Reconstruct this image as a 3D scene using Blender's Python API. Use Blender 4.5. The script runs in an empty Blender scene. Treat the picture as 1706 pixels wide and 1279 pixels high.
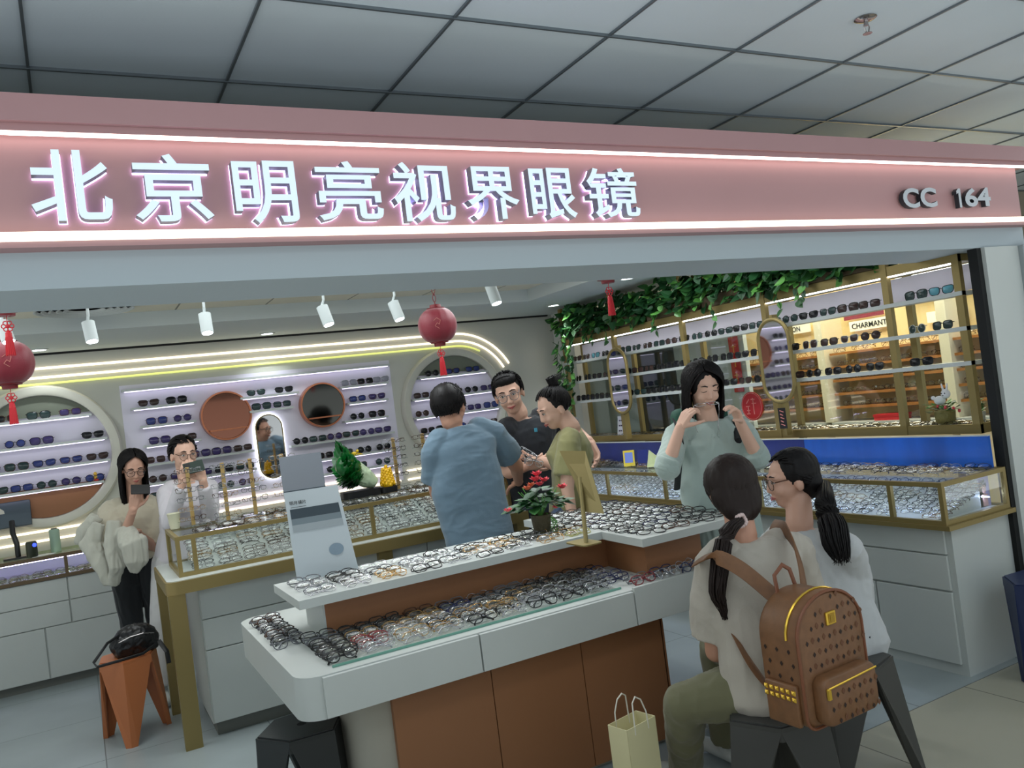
import bpy, math, random
import numpy as np
from mathutils import Vector, Matrix, noise
random.seed(7); rng = np.random.RandomState(5)
SC = bpy.context.scene; COL = SC.collection
PI = math.pi
# ------------------------------------------------------------------ camera, world, exposure
FPX, CX, CY, EYE = 1376.0, 853.0, 639.5, 1.6
AX = Vector((0.87498885, 0.10460703, -0.47270697))      # world x,y,z axes seen from the camera
AY = Vector((-0.46723958, -0.07329195, -0.88108766))
AZ = Vector((-0.12681358, 0.99180929, -0.01525309))
RW = Matrix((AX, AY, AZ))
cam = bpy.data.cameras.new('camera'); camo = bpy.data.objects.new('camera', cam); COL.objects.link(camo)
camo.matrix_world = Matrix.Translation((0, 0, EYE)) @ RW.to_4x4()
cam.sensor_fit = 'HORIZONTAL'; cam.sensor_width = 36; cam.lens = 36 * FPX / 1706; cam.clip_start = 0.05
SC.camera = camo
def P(px, py, dep):
    """a point at distance dep along the camera axis"""
    v = RW @ Vector(((px - CX) / FPX, -(py - CY) / FPX, -1.0)) * dep
    return Vector((v.x, v.y, v.z + EYE))
SC.view_settings.view_transform = 'Standard'; SC.view_settings.look = 'None'
SC.view_settings.gamma = 1.0; SC.view_settings.exposure = -0.06
SC.cycles.transparent_max_bounces = 40
SC.cycles.max_bounces = 8
SC.cycles.sample_clamp_indirect = 6.0
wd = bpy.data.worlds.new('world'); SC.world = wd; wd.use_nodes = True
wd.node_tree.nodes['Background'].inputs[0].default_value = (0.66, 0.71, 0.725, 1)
_n, _l = wd.node_tree.nodes, wd.node_tree.links          # ambient made brighter below the horizon to lift the ceiling, standing in for floor bounce
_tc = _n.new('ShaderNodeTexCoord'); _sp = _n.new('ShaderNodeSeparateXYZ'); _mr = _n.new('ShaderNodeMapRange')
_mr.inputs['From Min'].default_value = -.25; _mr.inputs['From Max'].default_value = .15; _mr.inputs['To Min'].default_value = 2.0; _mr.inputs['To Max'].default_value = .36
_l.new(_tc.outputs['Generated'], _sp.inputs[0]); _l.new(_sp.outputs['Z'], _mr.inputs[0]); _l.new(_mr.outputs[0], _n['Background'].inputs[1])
def area(name, loc, size, power, col=(1, 1, 1), rot=(0, 0, 0), sy=None, spread=None):
    l = bpy.data.lights.new(name, 'AREA'); l.energy = power; l.color = col; l.size = size
    if sy: l.shape = 'RECTANGLE'; l.size_y = sy
    if spread: l.spread = spread
    o = bpy.data.objects.new(name, l); o.location = loc; o.rotation_euler = rot; COL.objects.link(o); return o
def spot(name, loc, to, power, col=(1, 1, 1), ang=70, r=0.03):
    l = bpy.data.lights.new(name, 'SPOT'); l.energy = power; l.color = col; l.spot_size = math.radians(ang); l.spot_blend = .6; l.shadow_soft_size = r
    o = bpy.data.objects.new(name, l); o.location = loc
    o.rotation_euler = (Vector(to) - Vector(loc)).to_track_quat('-Z', 'Y').to_euler(); COL.objects.link(o); return o
COOL = (.92, .98, 1.0)
# mall ceiling lights outside the shop, shop tray lights, lamps and added fill spots over the counters
area('mall_lamp', (1.0, 0.6, 2.78), 1.2, 9, COOL, sy=.5)
area('mall_lamp', (3.6, 0.4, 2.78), 1.2, 7, COOL, sy=.5)
area('mall_lamp', (-1.0, -1.2, 2.78), 1.2, 14, COOL, sy=.5)
area('mall_lamp', (6.5, 2.0, 2.78), 1.2, 16, (.95, .98, 1), sy=.5)
area('shop_lamp', (1.0, 4.5, 2.44), 1.6, 20, COOL, sy=1.4)
for q in range(5): spot('counter_fill_spot', (.75 + q * .42, 3.45, 2.44), (.8 + q * .42, 3.3, .8), 16, (1, 1, 1), 60, .02)  # unseen spots behind the beam, added to brighten the front counter
area('shop_lamp', (2.6, 4.6, 2.44), .8, 17, COOL, sy=1.4)
area('shop_lamp', (-.6, 4.6, 2.44), 1.0, 14, COOL, sy=1.4)
area('shop_lamp', (3.78, 4.2, 2.36), .3, 6, COOL, sy=2.0)
# ------------------------------------------------------------------ materials
MATS = {}
def lin(c): return tuple((x / 255 / 12.92) if x / 255 <= .04045 else ((x / 255 + .055) / 1.055) ** 2.4 for x in c)
def mat(n, col=None, rough=.5, metal=0., emit=0., ecol=None, bump=0., bscale=40., vary=0., vscale=6., spec=.5, trans=0., alpha=1., coat=0., sheen=0., stretch=None):
    if n in MATS: return MATS[n]
    m = bpy.data.materials.new(n); m.use_nodes = True; MATS[n] = m
    N, L = m.node_tree.nodes, m.node_tree.links; b = N['Principled BSDF']
    c = lin(col) + (1,)
    b.inputs['Base Color'].default_value = c; b.inputs['Roughness'].default_value = rough; b.inputs['Metallic'].default_value = metal
    b.inputs['Specular IOR Level'].default_value = spec; b.inputs['Coat Weight'].default_value = coat; b.inputs['Sheen Weight'].default_value = sheen
    b.inputs['Transmission Weight'].default_value = trans; b.inputs['Alpha'].default_value = alpha
    if emit: b.inputs['Emission Color'].default_value = lin(ecol or col) + (1,); b.inputs['Emission Strength'].default_value = emit
    tc = N.new('ShaderNodeTexCoord'); src = tc.outputs['Object']
    if stretch:
        mp = N.new('ShaderNodeMapping'); mp.inputs['Scale'].default_value = stretch; L.new(src, mp.inputs[0]); src = mp.outputs[0]
    if vary:
        nz = N.new('ShaderNodeTexNoise'); nz.inputs['Scale'].default_value = vscale; nz.inputs['Detail'].default_value = 4; L.new(src, nz.inputs['Vector'])
        mx = N.new('ShaderNodeMixRGB'); mx.blend_type = 'MULTIPLY'; mx.inputs[1].default_value = c
        rp = N.new('ShaderNodeValToRGB'); rp.color_ramp.elements[0].position = .3; rp.color_ramp.elements[1].position = .7
        rp.color_ramp.elements[0].color = (1 - vary,) * 3 + (1,); rp.color_ramp.elements[1].color = (1, 1, 1, 1)
        L.new(nz.outputs['Fac'], rp.inputs[0]); mx.inputs[0].default_value = 1; L.new(rp.outputs[0], mx.inputs[2]); L.new(mx.outputs[0], b.inputs['Base Color'])
    if bump:
        nb = N.new('ShaderNodeTexNoise'); nb.inputs['Scale'].default_value = bscale; nb.inputs['Detail'].default_value = 5; L.new(src, nb.inputs['Vector'])
        bp = N.new('ShaderNodeBump'); bp.inputs['Strength'].default_value = bump; bp.inputs['Distance'].default_value = .01
        L.new(nb.outputs['Fac'], bp.inputs['Height']); L.new(bp.outputs[0], b.inputs['Normal'])
    return m
def glassmat(n, tint, gloss=.1, rough=.02):
    """thin pane: mostly see-through with a mirror-like reflection that grows at a grazing view"""
    if n in MATS: return MATS[n]
    m = bpy.data.materials.new(n); m.use_nodes = True; MATS[n] = m
    N, L = m.node_tree.nodes, m.node_tree.links
    for x in list(N): N.remove(x)
    o = N.new('ShaderNodeOutputMaterial'); mx = N.new('ShaderNodeMixShader'); t = N.new('ShaderNodeBsdfTransparent'); g = N.new('ShaderNodeBsdfGlossy')
    t.inputs[0].default_value = lin(tint) + (1,); g.inputs['Roughness'].default_value = rough; g.inputs[0].default_value = (1, 1, 1, 1)
    lw = N.new('ShaderNodeLayerWeight'); lw.inputs[0].default_value = .35
    mr = N.new('ShaderNodeMapRange'); mr.inputs['To Min'].default_value = gloss; mr.inputs['To Max'].default_value = min(1, gloss * 5)
    L.new(lw.outputs['Facing'], mr.inputs[0]); L.new(mr.outputs[0], mx.inputs[0]); L.new(t.outputs[0], mx.inputs[1]); L.new(g.outputs[0], mx.inputs[2]); L.new(mx.outputs[0], o.inputs[0])
    return m
def tilemat(n, col, grout, size, rough, ox=0., oy=0., vary=.1, w=.006):
    m = mat(n, col, rough, vary=vary, vscale=2.5, coat=.0); N, L = m.node_tree.nodes, m.node_tree.links
    b = N['Principled BSDF']; base = b.inputs['Base Color'].links[0].from_socket
    tc = N.new('ShaderNodeTexCoord'); mp = N.new('ShaderNodeMapping'); mp.inputs['Location'].default_value = (-ox, -oy, 0); L.new(tc.outputs['Object'], mp.inputs[0])
    br = N.new('ShaderNodeTexBrick'); br.offset = 0; br.inputs['Scale'].default_value = 1; br.inputs['Brick Width'].default_value = size; br.inputs['Row Height'].default_value = size
    br.inputs['Mortar Size'].default_value = w / 2; br.inputs['Mortar Smooth'].default_value = 0
    L.new(mp.outputs[0], br.inputs['Vector']); mx = N.new('ShaderNodeMixRGB'); mx.inputs[2].default_value = lin(grout) + (1,)
    L.new(br.outputs['Fac'], mx.inputs[0]); L.new(base, mx.inputs[1]); L.new(mx.outputs[0], b.inputs['Base Color'])
    return m
# ------------------------------------------------------------------ mesh builder
class MB:
    def __init__(s): s.v = []; s.f = []; s.m = []; s.mi = 0
    def add(s, vs, fs, mi=None):
        n = len(s.v); s.v += [tuple(x) for x in vs]; s.f += [tuple(i + n for i in f) for f in fs]; s.m += [s.mi if mi is None else mi] * len(fs); return s
    def box(s, lo, hi, mi=None, bev=0, M=None):
        x0, y0, z0 = lo; x1, y1, z1 = hi
        if bev <= 0:
            vs = [(x0, y0, z0), (x1, y0, z0), (x1, y1, z0), (x0, y1, z0), (x0, y0, z1), (x1, y0, z1), (x1, y1, z1), (x0, y1, z1)]
            fs = [(3, 2, 1, 0), (4, 5, 6, 7), (0, 1, 5, 4), (1, 2, 6, 5), (2, 3, 7, 6), (3, 0, 4, 7)]
        else:
            import bmesh
            bm = bmesh.new(); bmesh.ops.create_cube(bm, size=1)
            bmesh.ops.scale(bm, vec=(x1 - x0, y1 - y0, z1 - z0), verts=bm.verts); bmesh.ops.translate(bm, vec=((x0 + x1) / 2, (y0 + y1) / 2, (z0 + z1) / 2), verts=bm.verts)
            bmesh.ops.bevel(bm, geom=bm.edges, offset=bev, segments=2, affect='EDGES', profile=.5)
            bm.verts.index_update(); vs = [v.co.copy() for v in bm.verts]; fs = [[v.index for v in f.verts] for f in bm.faces]; bm.free()
        if M: vs = [M @ Vector(v) for v in vs]
        return s.add(vs, fs, mi)
    def prism(s, pts, z0, z1, mi=None, M=None):
        """outline in xy extruded in z"""
        n = len(pts); vs = [(x, y, z0) for x, y in pts] + [(x, y, z1) for x, y in pts]
        fs = [tuple(range(n - 1, -1, -1)), tuple(range(n, 2 * n))] + [(i, (i + 1) % n, n + (i + 1) % n, n + i) for i in range(n)]
        if M: vs = [M @ Vector(v) for v in vs]
        return s.add(vs, fs, mi)
    def loft(s, rings, mi=None, cap=True, closed=False):
        n = len(rings[0]); vs = [p for r in rings for p in r]; fs = []; k = len(rings)
        for a in range(k if closed else k - 1):
            b = (a + 1) % k
            for i in range(n):
                j = (i + 1) % n; fs.append((a * n + i, a * n + j, b * n + j, b * n + i))
        if cap and not closed: fs += [tuple(range(n - 1, -1, -1)), tuple(range((k - 1) * n, k * n))]
        return s.add(vs, fs, mi)
    def tube(s, pts, r, seg=8, mi=None, closed=False, flat=None, cap=True):
        """pts: path, r: radius or list; flat=(normal, factor) squashes the section"""
        pts = [Vector(p) for p in pts]; n = len(pts); rs = r if hasattr(r, '__len__') else [r] * n
        t0 = None; rings = []; up = None
        for i in range(n):
            if closed: t = pts[(i + 1) % n] - pts[i - 1]
            else: t = pts[min(i + 1, n - 1)] - pts[max(i - 1, 0)]
            if t.length < 1e-9: t = Vector((0, 0, 1))
            t.normalize()
            if up is None:
                up = t.orthogonal().normalized()
                if flat: up = (Vector(flat[0]) - t * t.dot(Vector(flat[0]))).normalized()
            else:
                up = (up - t * t.dot(up));
                if flat: up = (Vector(flat[0]) - t * t.dot(Vector(flat[0])))
                up = up.normalized() if up.length > 1e-6 else t.orthogonal().normalized()
            sd = t.cross(up); fy = flat[1] if flat else 1
            rings.append([pts[i] + (up * math.cos(2 * PI * k / seg) * fy + sd * math.sin(2 * PI * k / seg)) * rs[i] for k in range(seg)])
        return s.loft(rings, mi, cap, closed)
    def lathe(s, prof, seg=24, mi=None, c=(0, 0, 0), M=None):
        """prof: (r, z) list"""
        rings = [[Vector((c[0] + max(r, 1e-4) * math.cos(2 * PI * k / seg), c[1] + max(r, 1e-4) * math.sin(2 * PI * k / seg), c[2] + z)) for k in range(seg)] for r, z in prof]
        if M: rings = [[M @ p for p in q] for q in rings]
        return s.loft(rings, mi, True)
    def ell(s, c, rad, seg=16, rows=10, mi=None, M=None):
        c = Vector(c); vs = []
        for i in range(1, rows):
            a = PI * i / rows
            for k in range(seg):
                b = 2 * PI * k / seg; vs.append(Vector((math.sin(a) * math.cos(b) * rad[0], math.sin(a) * math.sin(b) * rad[1], math.cos(a) * rad[2])))
        vs += [Vector((0, 0, rad[2])), Vector((0, 0, -rad[2]))]
        if M: vs = [M @ v for v in vs]
        vs = [v + c for v in vs]; n = len(vs); fs = []
        for i in range(rows - 2):
            for k in range(seg):
                j = (k + 1) % seg; fs.append((i * seg + k, (i + 1) * seg + k, (i + 1) * seg + j, i * seg + j))
        for k in range(seg):
            j = (k + 1) % seg; fs.append((n - 2, k, j)); fs.append((n - 1, (rows - 2) * seg + j, (rows - 2) * seg + k))
        return s.add(vs, fs, mi)
    def cone(s, p0, r0, p1, r1, seg=14, mi=None, flat=None):
        """limb segment with round ends"""
        p0, p1 = Vector(p0), Vector(p1); d = p1 - p0; L = max(d.length, 1e-5); d = d / L; pts = []; rs = []
        for a in (80, 55, 28): pts.append(p0 - d * r0 * math.sin(math.radians(a))); rs.append(r0 * math.cos(math.radians(a)))
        for k in range(5): pts.append(p0 + d * L * k / 4); rs.append(r0 + (r1 - r0) * k / 4)
        for a in (28, 55, 80): pts.append(p1 + d * r1 * math.sin(math.radians(a))); rs.append(r1 * math.cos(math.radians(a)))
        return s.tube(pts, rs, seg, mi, flat=flat)
    def merge(s, o, M=None, mi=None):
        return s.add([(M @ Vector(v)) if M else v for v in o.v], o.f, mi) if mi is not None else s._mg(o, M)
    def _mg(s, o, M):
        n = len(s.v); s.v += [tuple(M @ Vector(v)) if M else v for v in o.v]; s.f += [tuple(i + n for i in f) for f in o.f]; s.m += o.m; return s
    def mesh(s, name, mats, smooth=False):
        me = bpy.data.meshes.new(name); me.from_pydata([tuple(v) for v in s.v], [], s.f)
        for m in (mats if isinstance(mats, (list, tuple)) else [mats]): me.materials.append(m)
        me.polygons.foreach_set('material_index', s.m)
        if smooth:
            me.polygons.foreach_set('use_smooth', [True] * len(s.f))
            if smooth != 'all': me.set_sharp_from_angle(angle=math.radians(smooth if smooth is not True else 40))
        me.update(); return me
    def build(s, name, mats, parent=None, smooth=False, **kw):
        return put(name, s.mesh(name, mats, smooth), parent, **kw)
def put(name, me, parent=None, label=None, cat=None, group=None, kind=None):
    o = bpy.data.objects.new(name, me); COL.objects.link(o)
    if parent is not None: o.parent = parent
    return tag(o, label, cat, group, kind)
def tag(o, label=None, cat=None, group=None, kind=None):
    for k, v in (('label', label), ('category', cat), ('group', group), ('kind', kind)):
        if v: o[k] = v
    return o
def thing(name, label, cat, loc=(0, 0, 0), rz=0, group=None):
    o = bpy.data.objects.new(name, None); COL.objects.link(o); o.location = loc; o.rotation_euler = (0, 0, rz); o.empty_display_size = .05
    return tag(o, label, cat, group)
def dup(o, loc=None, rot=None, label=None, group=None, scale=None, parent=None):
    c = o.copy(); COL.objects.link(c)
    if parent is not None: c.parent = parent
    for ch in o.children: dup(ch, parent=c)
    if loc is not None: c.location = loc
    if rot is not None: c.rotation_euler = rot
    if scale is not None: c.scale = scale
    if label: c['label'] = label
    if group: c['group'] = group
    return c
def structure(name, mb, m, smooth=False): return mb.build(name, m, smooth=smooth, kind='structure')
ORD = ['first', 'second', 'third', 'fourth', 'fifth', 'sixth', 'seventh', 'eighth', 'ninth', 'tenth', 'eleventh', 'twelfth', 'thirteenth', 'fourteenth', 'fifteenth', 'sixteenth', 'seventeenth', 'eighteenth', 'nineteenth', 'twentieth']
def TRS(loc, rz=0, rx=0, ry=0, s=1): return Matrix.Translation(loc) @ Matrix.Rotation(rz, 4, 'Z') @ Matrix.Rotation(ry, 4, 'Y') @ Matrix.Rotation(rx, 4, 'X') @ Matrix.Scale(s, 4)
def rrect(x0, y0, x1, y1, r, n=6, corners=(1, 1, 1, 1)):
    """rounded rectangle, counter-clockwise from lower left"""
    out = []
    for (cx, cy, a, on) in ((x0 + r, y0 + r, 180, corners[0]), (x1 - r, y0 + r, 270, corners[1]), (x1 - r, y1 - r, 0, corners[2]), (x0 + r, y1 - r, 90, corners[3])):
        if on: out += [(cx + r * math.cos(math.radians(a + 90 * k / n)), cy + r * math.sin(math.radians(a + 90 * k / n))) for k in range(n + 1)]
        else: out.append({180: (x0, y0), 270: (x1, y0), 0: (x1, y1), 90: (x0, y1)}[a])
    return out
# ------------------------------------------------------------------ palette
white = mat('white_lacquer', (197, 202, 199), .35, vary=.03)
cream = mat('cream_paint', (205, 203, 190), .6, vary=.04)
soffw = mat('soffit_paint', (192, 200, 200), .7)
pink = mat('pink_panel', (178, 138, 140), .5, vary=.06, vscale=2)
gold = mat('brushed_gold', (150, 132, 84), .42, metal=.55, bump=.02, bscale=200)
brown = mat('brown_panel', (152, 103, 68), .5, vary=.05, vscale=3)
black = mat('black_plastic', (22, 22, 24), .4)
darkm = mat('dark_gap', (18, 20, 20), .8)
alum = mat('aluminium', (165, 172, 175), .35, metal=.7)
led = mat('led_warm', (255, 246, 225), emit=1.7, ecol=(255, 240, 215))
ledw = mat('led_cool', (250, 252, 255), emit=3, ecol=(245, 250, 255))
ledl = mat('led_lilac', (240, 235, 255), emit=2.2, ecol=(232, 224, 255))
ledy = mat('led_yellow', (240, 245, 160), emit=.8, ecol=(225, 232, 120))
glass = glassmat('clear_glass', (251, 253, 252), .045)
green_edge = mat('glass_edge', (120, 176, 158), .2, emit=0.0, alpha=.9)
# ------------------------------------------------------------------ floor, ceilings
grey_tile = tilemat('grey_floor_tile', (158, 168, 170), (105, 112, 112), .8, .28, ox=-.02, oy=2.5, vary=.16)
beige_tile = tilemat('beige_floor_tile', (172, 168, 150), (112, 108, 98), .8, .25, ox=.30, oy=2.5, vary=.06)
structure('floor', MB().box((-3, 2.5, -.05), (10, 9, 0)), grey_tile)
structure('floor', MB().box((-1.5, -.3, -.05), (10, 2.5, 0)), beige_tile)
tilec = mat('ceiling_tile', (206, 218, 226), .75, vary=.10, vscale=1.2, bump=.05, bscale=90)
structure('ceiling', MB().box((-4, -3, 2.82), (12, 12, 2.9)), tilec)
tb = MB()
for i in range(-6, 20): tb.box((.0 + i * .6 - .0045, -3, 2.812), (.0 + i * .6 + .0045, 12, 2.82))
for j in range(-5, 20): tb.box((-4, 2.31 + (j) * .61 - .0045, 2.810), (12, 2.31 + j * .61 + .0045, 2.82))
structure('trim_1', tb, mat('ceiling_grid', (120, 128, 134), .35, metal=.6))
# shop soffit (a ring at 2.37 around a raised tray at 2.47)
TX1, TY0, TY1 = 3.44, 2.92, 5.94
s = MB()
s.box((-3, TY1, 2.37), (4.6, 7.12, 2.47)); s.box((TX1, 2.92, 2.37), (4.6, TY1, 2.47))
structure('ceiling', s, soffw)
structure('ceiling', MB().box((-3, 2.9, 2.47), (4.6, 7.2, 2.50)), tilemat('tray_tile', (222, 216, 196), (120, 118, 105), .6, .7, ox=.1, oy=.2, vary=.04, w=.012))
structure('trim_2', MB().box((-3, 7.08, 2.355), (4.3, 7.13, 2.372)), darkm)
# storefront beam and right jamb
s = MB().box((-3, 2.52, 2.045), (4.5, 2.9, 2.47))
structure('trim_3', s, mat('beam_white', (172, 184, 190), .55))
s = MB(); s.box((4.115, 2.5, 0), (4.40, 2.56, 2.045)); structure('trim_4', s, white)
s = MB(); s.box((4.08, 2.52, 0), (4.115, 2.57, 2.045)); structure('trim_5', s, darkm)
s = MB(); s.box((4.40, 2.47, 0), (4.50, 2.62, 2.045), bev=.006); structure('trim_6', s, alum)
# ------------------------------------------------------------------ back wall
BY = 7.1
s = MB().box((-3, BY, 0), (4.35, BY + .1, 2.6)); structure('wall_back', s, mat('back_wall_paint', (200, 200, 190), .6, vary=.03))
s = MB().box((4.35, 6.75, 0), (4.45, 7.2, 2.6)); structure('wall_right', s, mat('side_wall_paint', (205, 206, 200), .6))
# concentric LED lines: run along the wall, bend down at the right
def arc_path(z, x1, R, x0=-1.2, deg=62, y=BY - .014):
    pts = [(x0, y, z)] + [(x0 + (x1 - x0) * k / 10, y, z) for k in range(1, 10)]
    for k in range(0, 15):
        a = math.radians(90 - deg * k / 14); pts.append((x1 + R * math.cos(a), y, z - R + R * math.sin(a)))
    return pts
wl = thing('wall_light_lines', 'three curved glowing light lines running along the top of the back wall', 'wall light', (0, 0, 0))
MB().tube(arc_path(2.257, 3.25, .62), .009, 6).build('light_line', led, wl)
MB().tube(arc_path(2.187, 3.25, .55), .009, 6).build('light_line', led, wl)
MB().tube(arc_path(2.14, 3.25, .50, deg=30), .008, 6).build('light_line', ledy, wl)
# raised panel below the lowest line
pts = [(-1.4, .9)] + [(-1.4, 2.12), (3.25, 2.12)] + [(3.25 + .5 * math.cos(math.radians(90 - 8 * k)), 1.62 + .5 * math.sin(math.radians(90 - 8 * k))) for k in range(1, 12)] + [(3.75, .9)]
XZ = Matrix(((1, 0, 0, 0), (0, 0, 1, 0), (0, 1, 0, 0), (0, 0, 0, 1)))   # (x, y, z) -> (x, z, y)
# middle glowing shelf recess, arches
glowwall = mat('recess_white', (226, 222, 236), .6)
structure('trim_7', MB().box((.36, BY - .006, .98), (2.58, BY + .0, 2.07)), glowwall)
def ring_pts(cx, cz, r, n=64): return [(cx + r * math.cos(2 * PI * k / n), cz + r * math.sin(2 * PI * k / n)) for k in range(n)]
LAC, RAC, AR = (-.20, 1.60), (3.17, 1.60), .455
for i, (cx, cz) in enumerate((LAC, RAC)):
    s = MB(); n = 64; rings = []
    for (r, y) in ((AR, BY), (AR, BY - .06), (AR + .015, BY - .07), (AR + .06, BY - .07), (AR + .075, BY - .05), (AR + .075, BY)):
        rings.append([(cx + r * math.cos(2 * PI * k / n), y, cz + r * math.sin(2 * PI * k / n)) for k in range(n)])
    s.loft(rings, cap=False); o = structure('trim_%d' % (8 + i), s, cream, smooth=True)
    s = MB().prism([(x, z) for x, z in ring_pts(cx, cz, AR)], BY - .012, BY - .004, M=XZ); structure('wall_back', s, glowwall)
    # upper dark segment of the round niche, copper panel below the last shelf
    a0 = math.asin((1.90 - cz) / AR); seg = [(cx + AR * .995 * math.cos(a0 + (PI - 2 * a0) * k / 20), cz + AR * .995 * math.sin(a0 + (PI - 2 * a0) * k / 20)) for k in range(21)]
    structure('trim_%d' % (10 + i), MB().prism(seg, BY - .02, BY - .013, M=XZ), mat('niche_grey_green', (112, 118, 104), .5))
    a0 = math.asin((cz - 1.37) / AR); seg = [(cx + AR * .995 * math.cos(-a0 - (PI - 2 * a0) * k / 20), cz + AR * .995 * math.sin(-a0 - (PI - 2 * a0) * k / 20)) for k in range(21)]
    structure('trim_%d' % (12 + i), MB().prism(seg, BY - .02, BY - .013, M=XZ), brown if i == 0 else glowwall)
# left niche shelves etc: wall shelf things (board + light strip)
SHELF = []          # (x0, x1, z, y) for placing sunglasses
def wshelf(x0, x1, z, lit, label, dep=.10):
    t = thing('wall_shelf', label, 'shelf', ((x0 + x1) / 2, BY, z), group='wall shelves')
    w = (x1 - x0) / 2
    MB().box((-w, -dep, -.018), (w, -.014, 0)).build('shelf_board', white, t)
    if lit: MB().box((-w + .02, -dep + .012, -.024), (w - .02, -dep + .03, -.018)).build('light_strip', ledl, t)
    return t
def niche(c, z): return math.sqrt(max(0, AR * AR - (z - c[1]) ** 2)) - .012
for nm, c in (('left', LAC), ('right', RAC)):
    for k, z in enumerate((1.88, 1.69, 1.523, 1.365)):
        h = niche(c, z if k < 3 else z - .0)
        wshelf(c[0] - h, c[0] + h, z, 1, 'white shelf inside the %s round niche, %s from its top' % (nm, ORD[k]))
MIDZ = [1.885, 1.738, 1.585, 1.438, 1.288, 1.16]
wshelf(.37, 2.57, 2.035, 1, 'long white lit shelf along the top of the glowing wall panel', .06)
for k, (x0, x1) in enumerate(((.42, .90), (.47, .88), (.48, .9))): wshelf(x0, x1, MIDZ[k], 1, 'short white shelf left of the left copper mirror, %s from top' % ORD[k])
for k, (x0, x1, z) in enumerate(((1.24, 1.72, 1.875), (1.3, 1.66, 1.757))): wshelf(x0, x1, z, k == 0, 'short white shelf between the two copper mirrors, %s one' % ('upper', 'lower')[k])
for k, (x0, x1) in enumerate(((2.08, 2.52), (2.13, 2.50), (2.08, 2.48))): wshelf(x0, x1, MIDZ[k] - .01, 1, 'short white shelf right of the right copper mirror, %s from top' % ORD[k])
for k in range(3):
    wshelf(.45, 1.30, MIDZ[3 + k], k > 0, 'white shelf left of the tall pill mirror, %s of the lower ones' % ORD[k])
    wshelf(1.60, 2.52, MIDZ[3 + k] - .01, k > 0, 'white shelf right of the tall pill mirror, %s of the lower ones' % ORD[k])
t = thing('wall_light_bars', 'two warm light bars low on the back wall behind the racks', 'wall light', (0, 0, 0))
for z in (1.055, .975): MB().tube([(.4, BY - .016, z), (2.55, BY - .016, z)], .009, 6).build('light_line', led, t)
for z in (1.055, .985): MB().tube([(-1.2, BY - .016, z), (.2, BY - .016, z)], .009, 6).build('light_line', led, t)
for z in (1.055, .975): MB().tube([(2.62, BY - .016, z), (3.4, BY - .016, z)], .009, 6).build('light_line', led, t)
# copper mirrors
mirr = mat('mirror', (215, 215, 215), .03, metal=1)
cmir = mat('copper_mirror', (150, 100, 82), .06, metal=1)
copper = mat('copper', (190, 120, 88), .3, metal=.8)
for nm, cx, cz, r, mm in (('left', 1.118, 1.742, .195, cmir), ('right', 1.915, 1.737, .188, mat('dark_mirror', (92, 92, 88), .06, metal=1))):
    t = thing('round_mirror', '%s round mirror in a copper rim on the back wall%s' % (nm, ', brownish' if nm == 'left' else ', darker glass'), 'mirror', (cx, BY, cz), group='round copper mirrors')
    MB().prism(ring_pts(0, 0, r - .01), -.075, -.065, M=XZ).build('mirror_glass', mm, t)
    s = MB(); n = 64; s.loft([[(q * math.cos(2 * PI * k / n), y, q * math.sin(2 * PI * k / n)) for k in range(n)] for q, y in ((r - .012, -.07), (r - .008, -.085), (r + .004, -.085), (r + .006, -.01), (r - .012, -.008))], cap=False); s.build('rim', copper, t, smooth=True)
    zc = -.105 if nm == 'left' else -.1; h = math.sqrt((r-.012) ** 2 - zc ** 2) - .004
    MB().box((-h, -.13, zc - .012), (h, -.076, zc)).build('ledge', copper, t)
t = thing('pill_mirror', 'tall pill-shaped mirror with a white halo behind it', 'mirror', (1.446, BY, 1.445))
def pill(w, h, n=16):
    r = w; out = []
    for k in range(n + 1): a = PI * k / n; out.append((r * math.cos(a), h - r + r * math.sin(a)))
    for k in range(n + 1): a = PI + PI * k / n; out.append((r * math.cos(a), -h + r + r * math.sin(a)))
    return out
MB().prism(pill(.105, .262), -.05, -.035, M=XZ).build('mirror_glass', mirr, t)
MB().prism(pill(.118, .275), -.034, -.012, M=XZ).build('halo_light', ledw, t)
MB().tube([(x, -.046, z) for x, z in pill(.107, .264)], .006, 6, closed=True).build('rim', gold, t)
# ------------------------------------------------------------------ sign board
SY = 2.545
sb = thing('shop_sign', 'long pink shop sign with glowing white characters above the entrance', 'sign', (0, 0, 0))
MB().box((-2.4, 2.50, 2.16), (4.47, 2.545, 2.47)).build('sign_panel', pink, sb)
s = MB().box((-2.4, 2.44, 2.475), (4.57, 2.6, 2.548)).box((-2.4, 2.46, 2.455), (4.55, 2.6, 2.475)); s.build('top_ledge', pink, sb)
MB().box((-2.4, 2.46, 2.145), (4.49, 2.545, 2.165)).build('bottom_ledge', pink, sb)
MB().box((-2.4, 2.462, 2.449), (4.52, 2.482, 2.456)).build('light_strip', mat('strip_warm', (255, 235, 225), emit=4, ecol=(255, 232, 222)), sb)
MB().tube([(-2.4, 2.462, 2.174), (4.48, 2.462, 2.174)], .0135, 8).build('light_strip', mat('strip_soft', (255, 255, 240), emit=2.2, ecol=(255, 252, 232)), sb)
def text_mesh(body, size, ext, off=0., align='CENTER'):
    cu = bpy.data.curves.new('text', 'FONT'); cu.body = body; cu.size = size; cu.extrude = ext; cu.offset = off; cu.align_x = align; cu.align_y = 'CENTER'; cu.resolution_u = 4
    o = bpy.data.objects.new('tmp', cu); COL.objects.link(o); bpy.context.view_layer.update()
    me = bpy.data.meshes.new_from_object(o.evaluated_get(bpy.context.evaluated_depsgraph_get())); bpy.data.objects.remove(o); bpy.data.curves.remove(cu); return me
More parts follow.
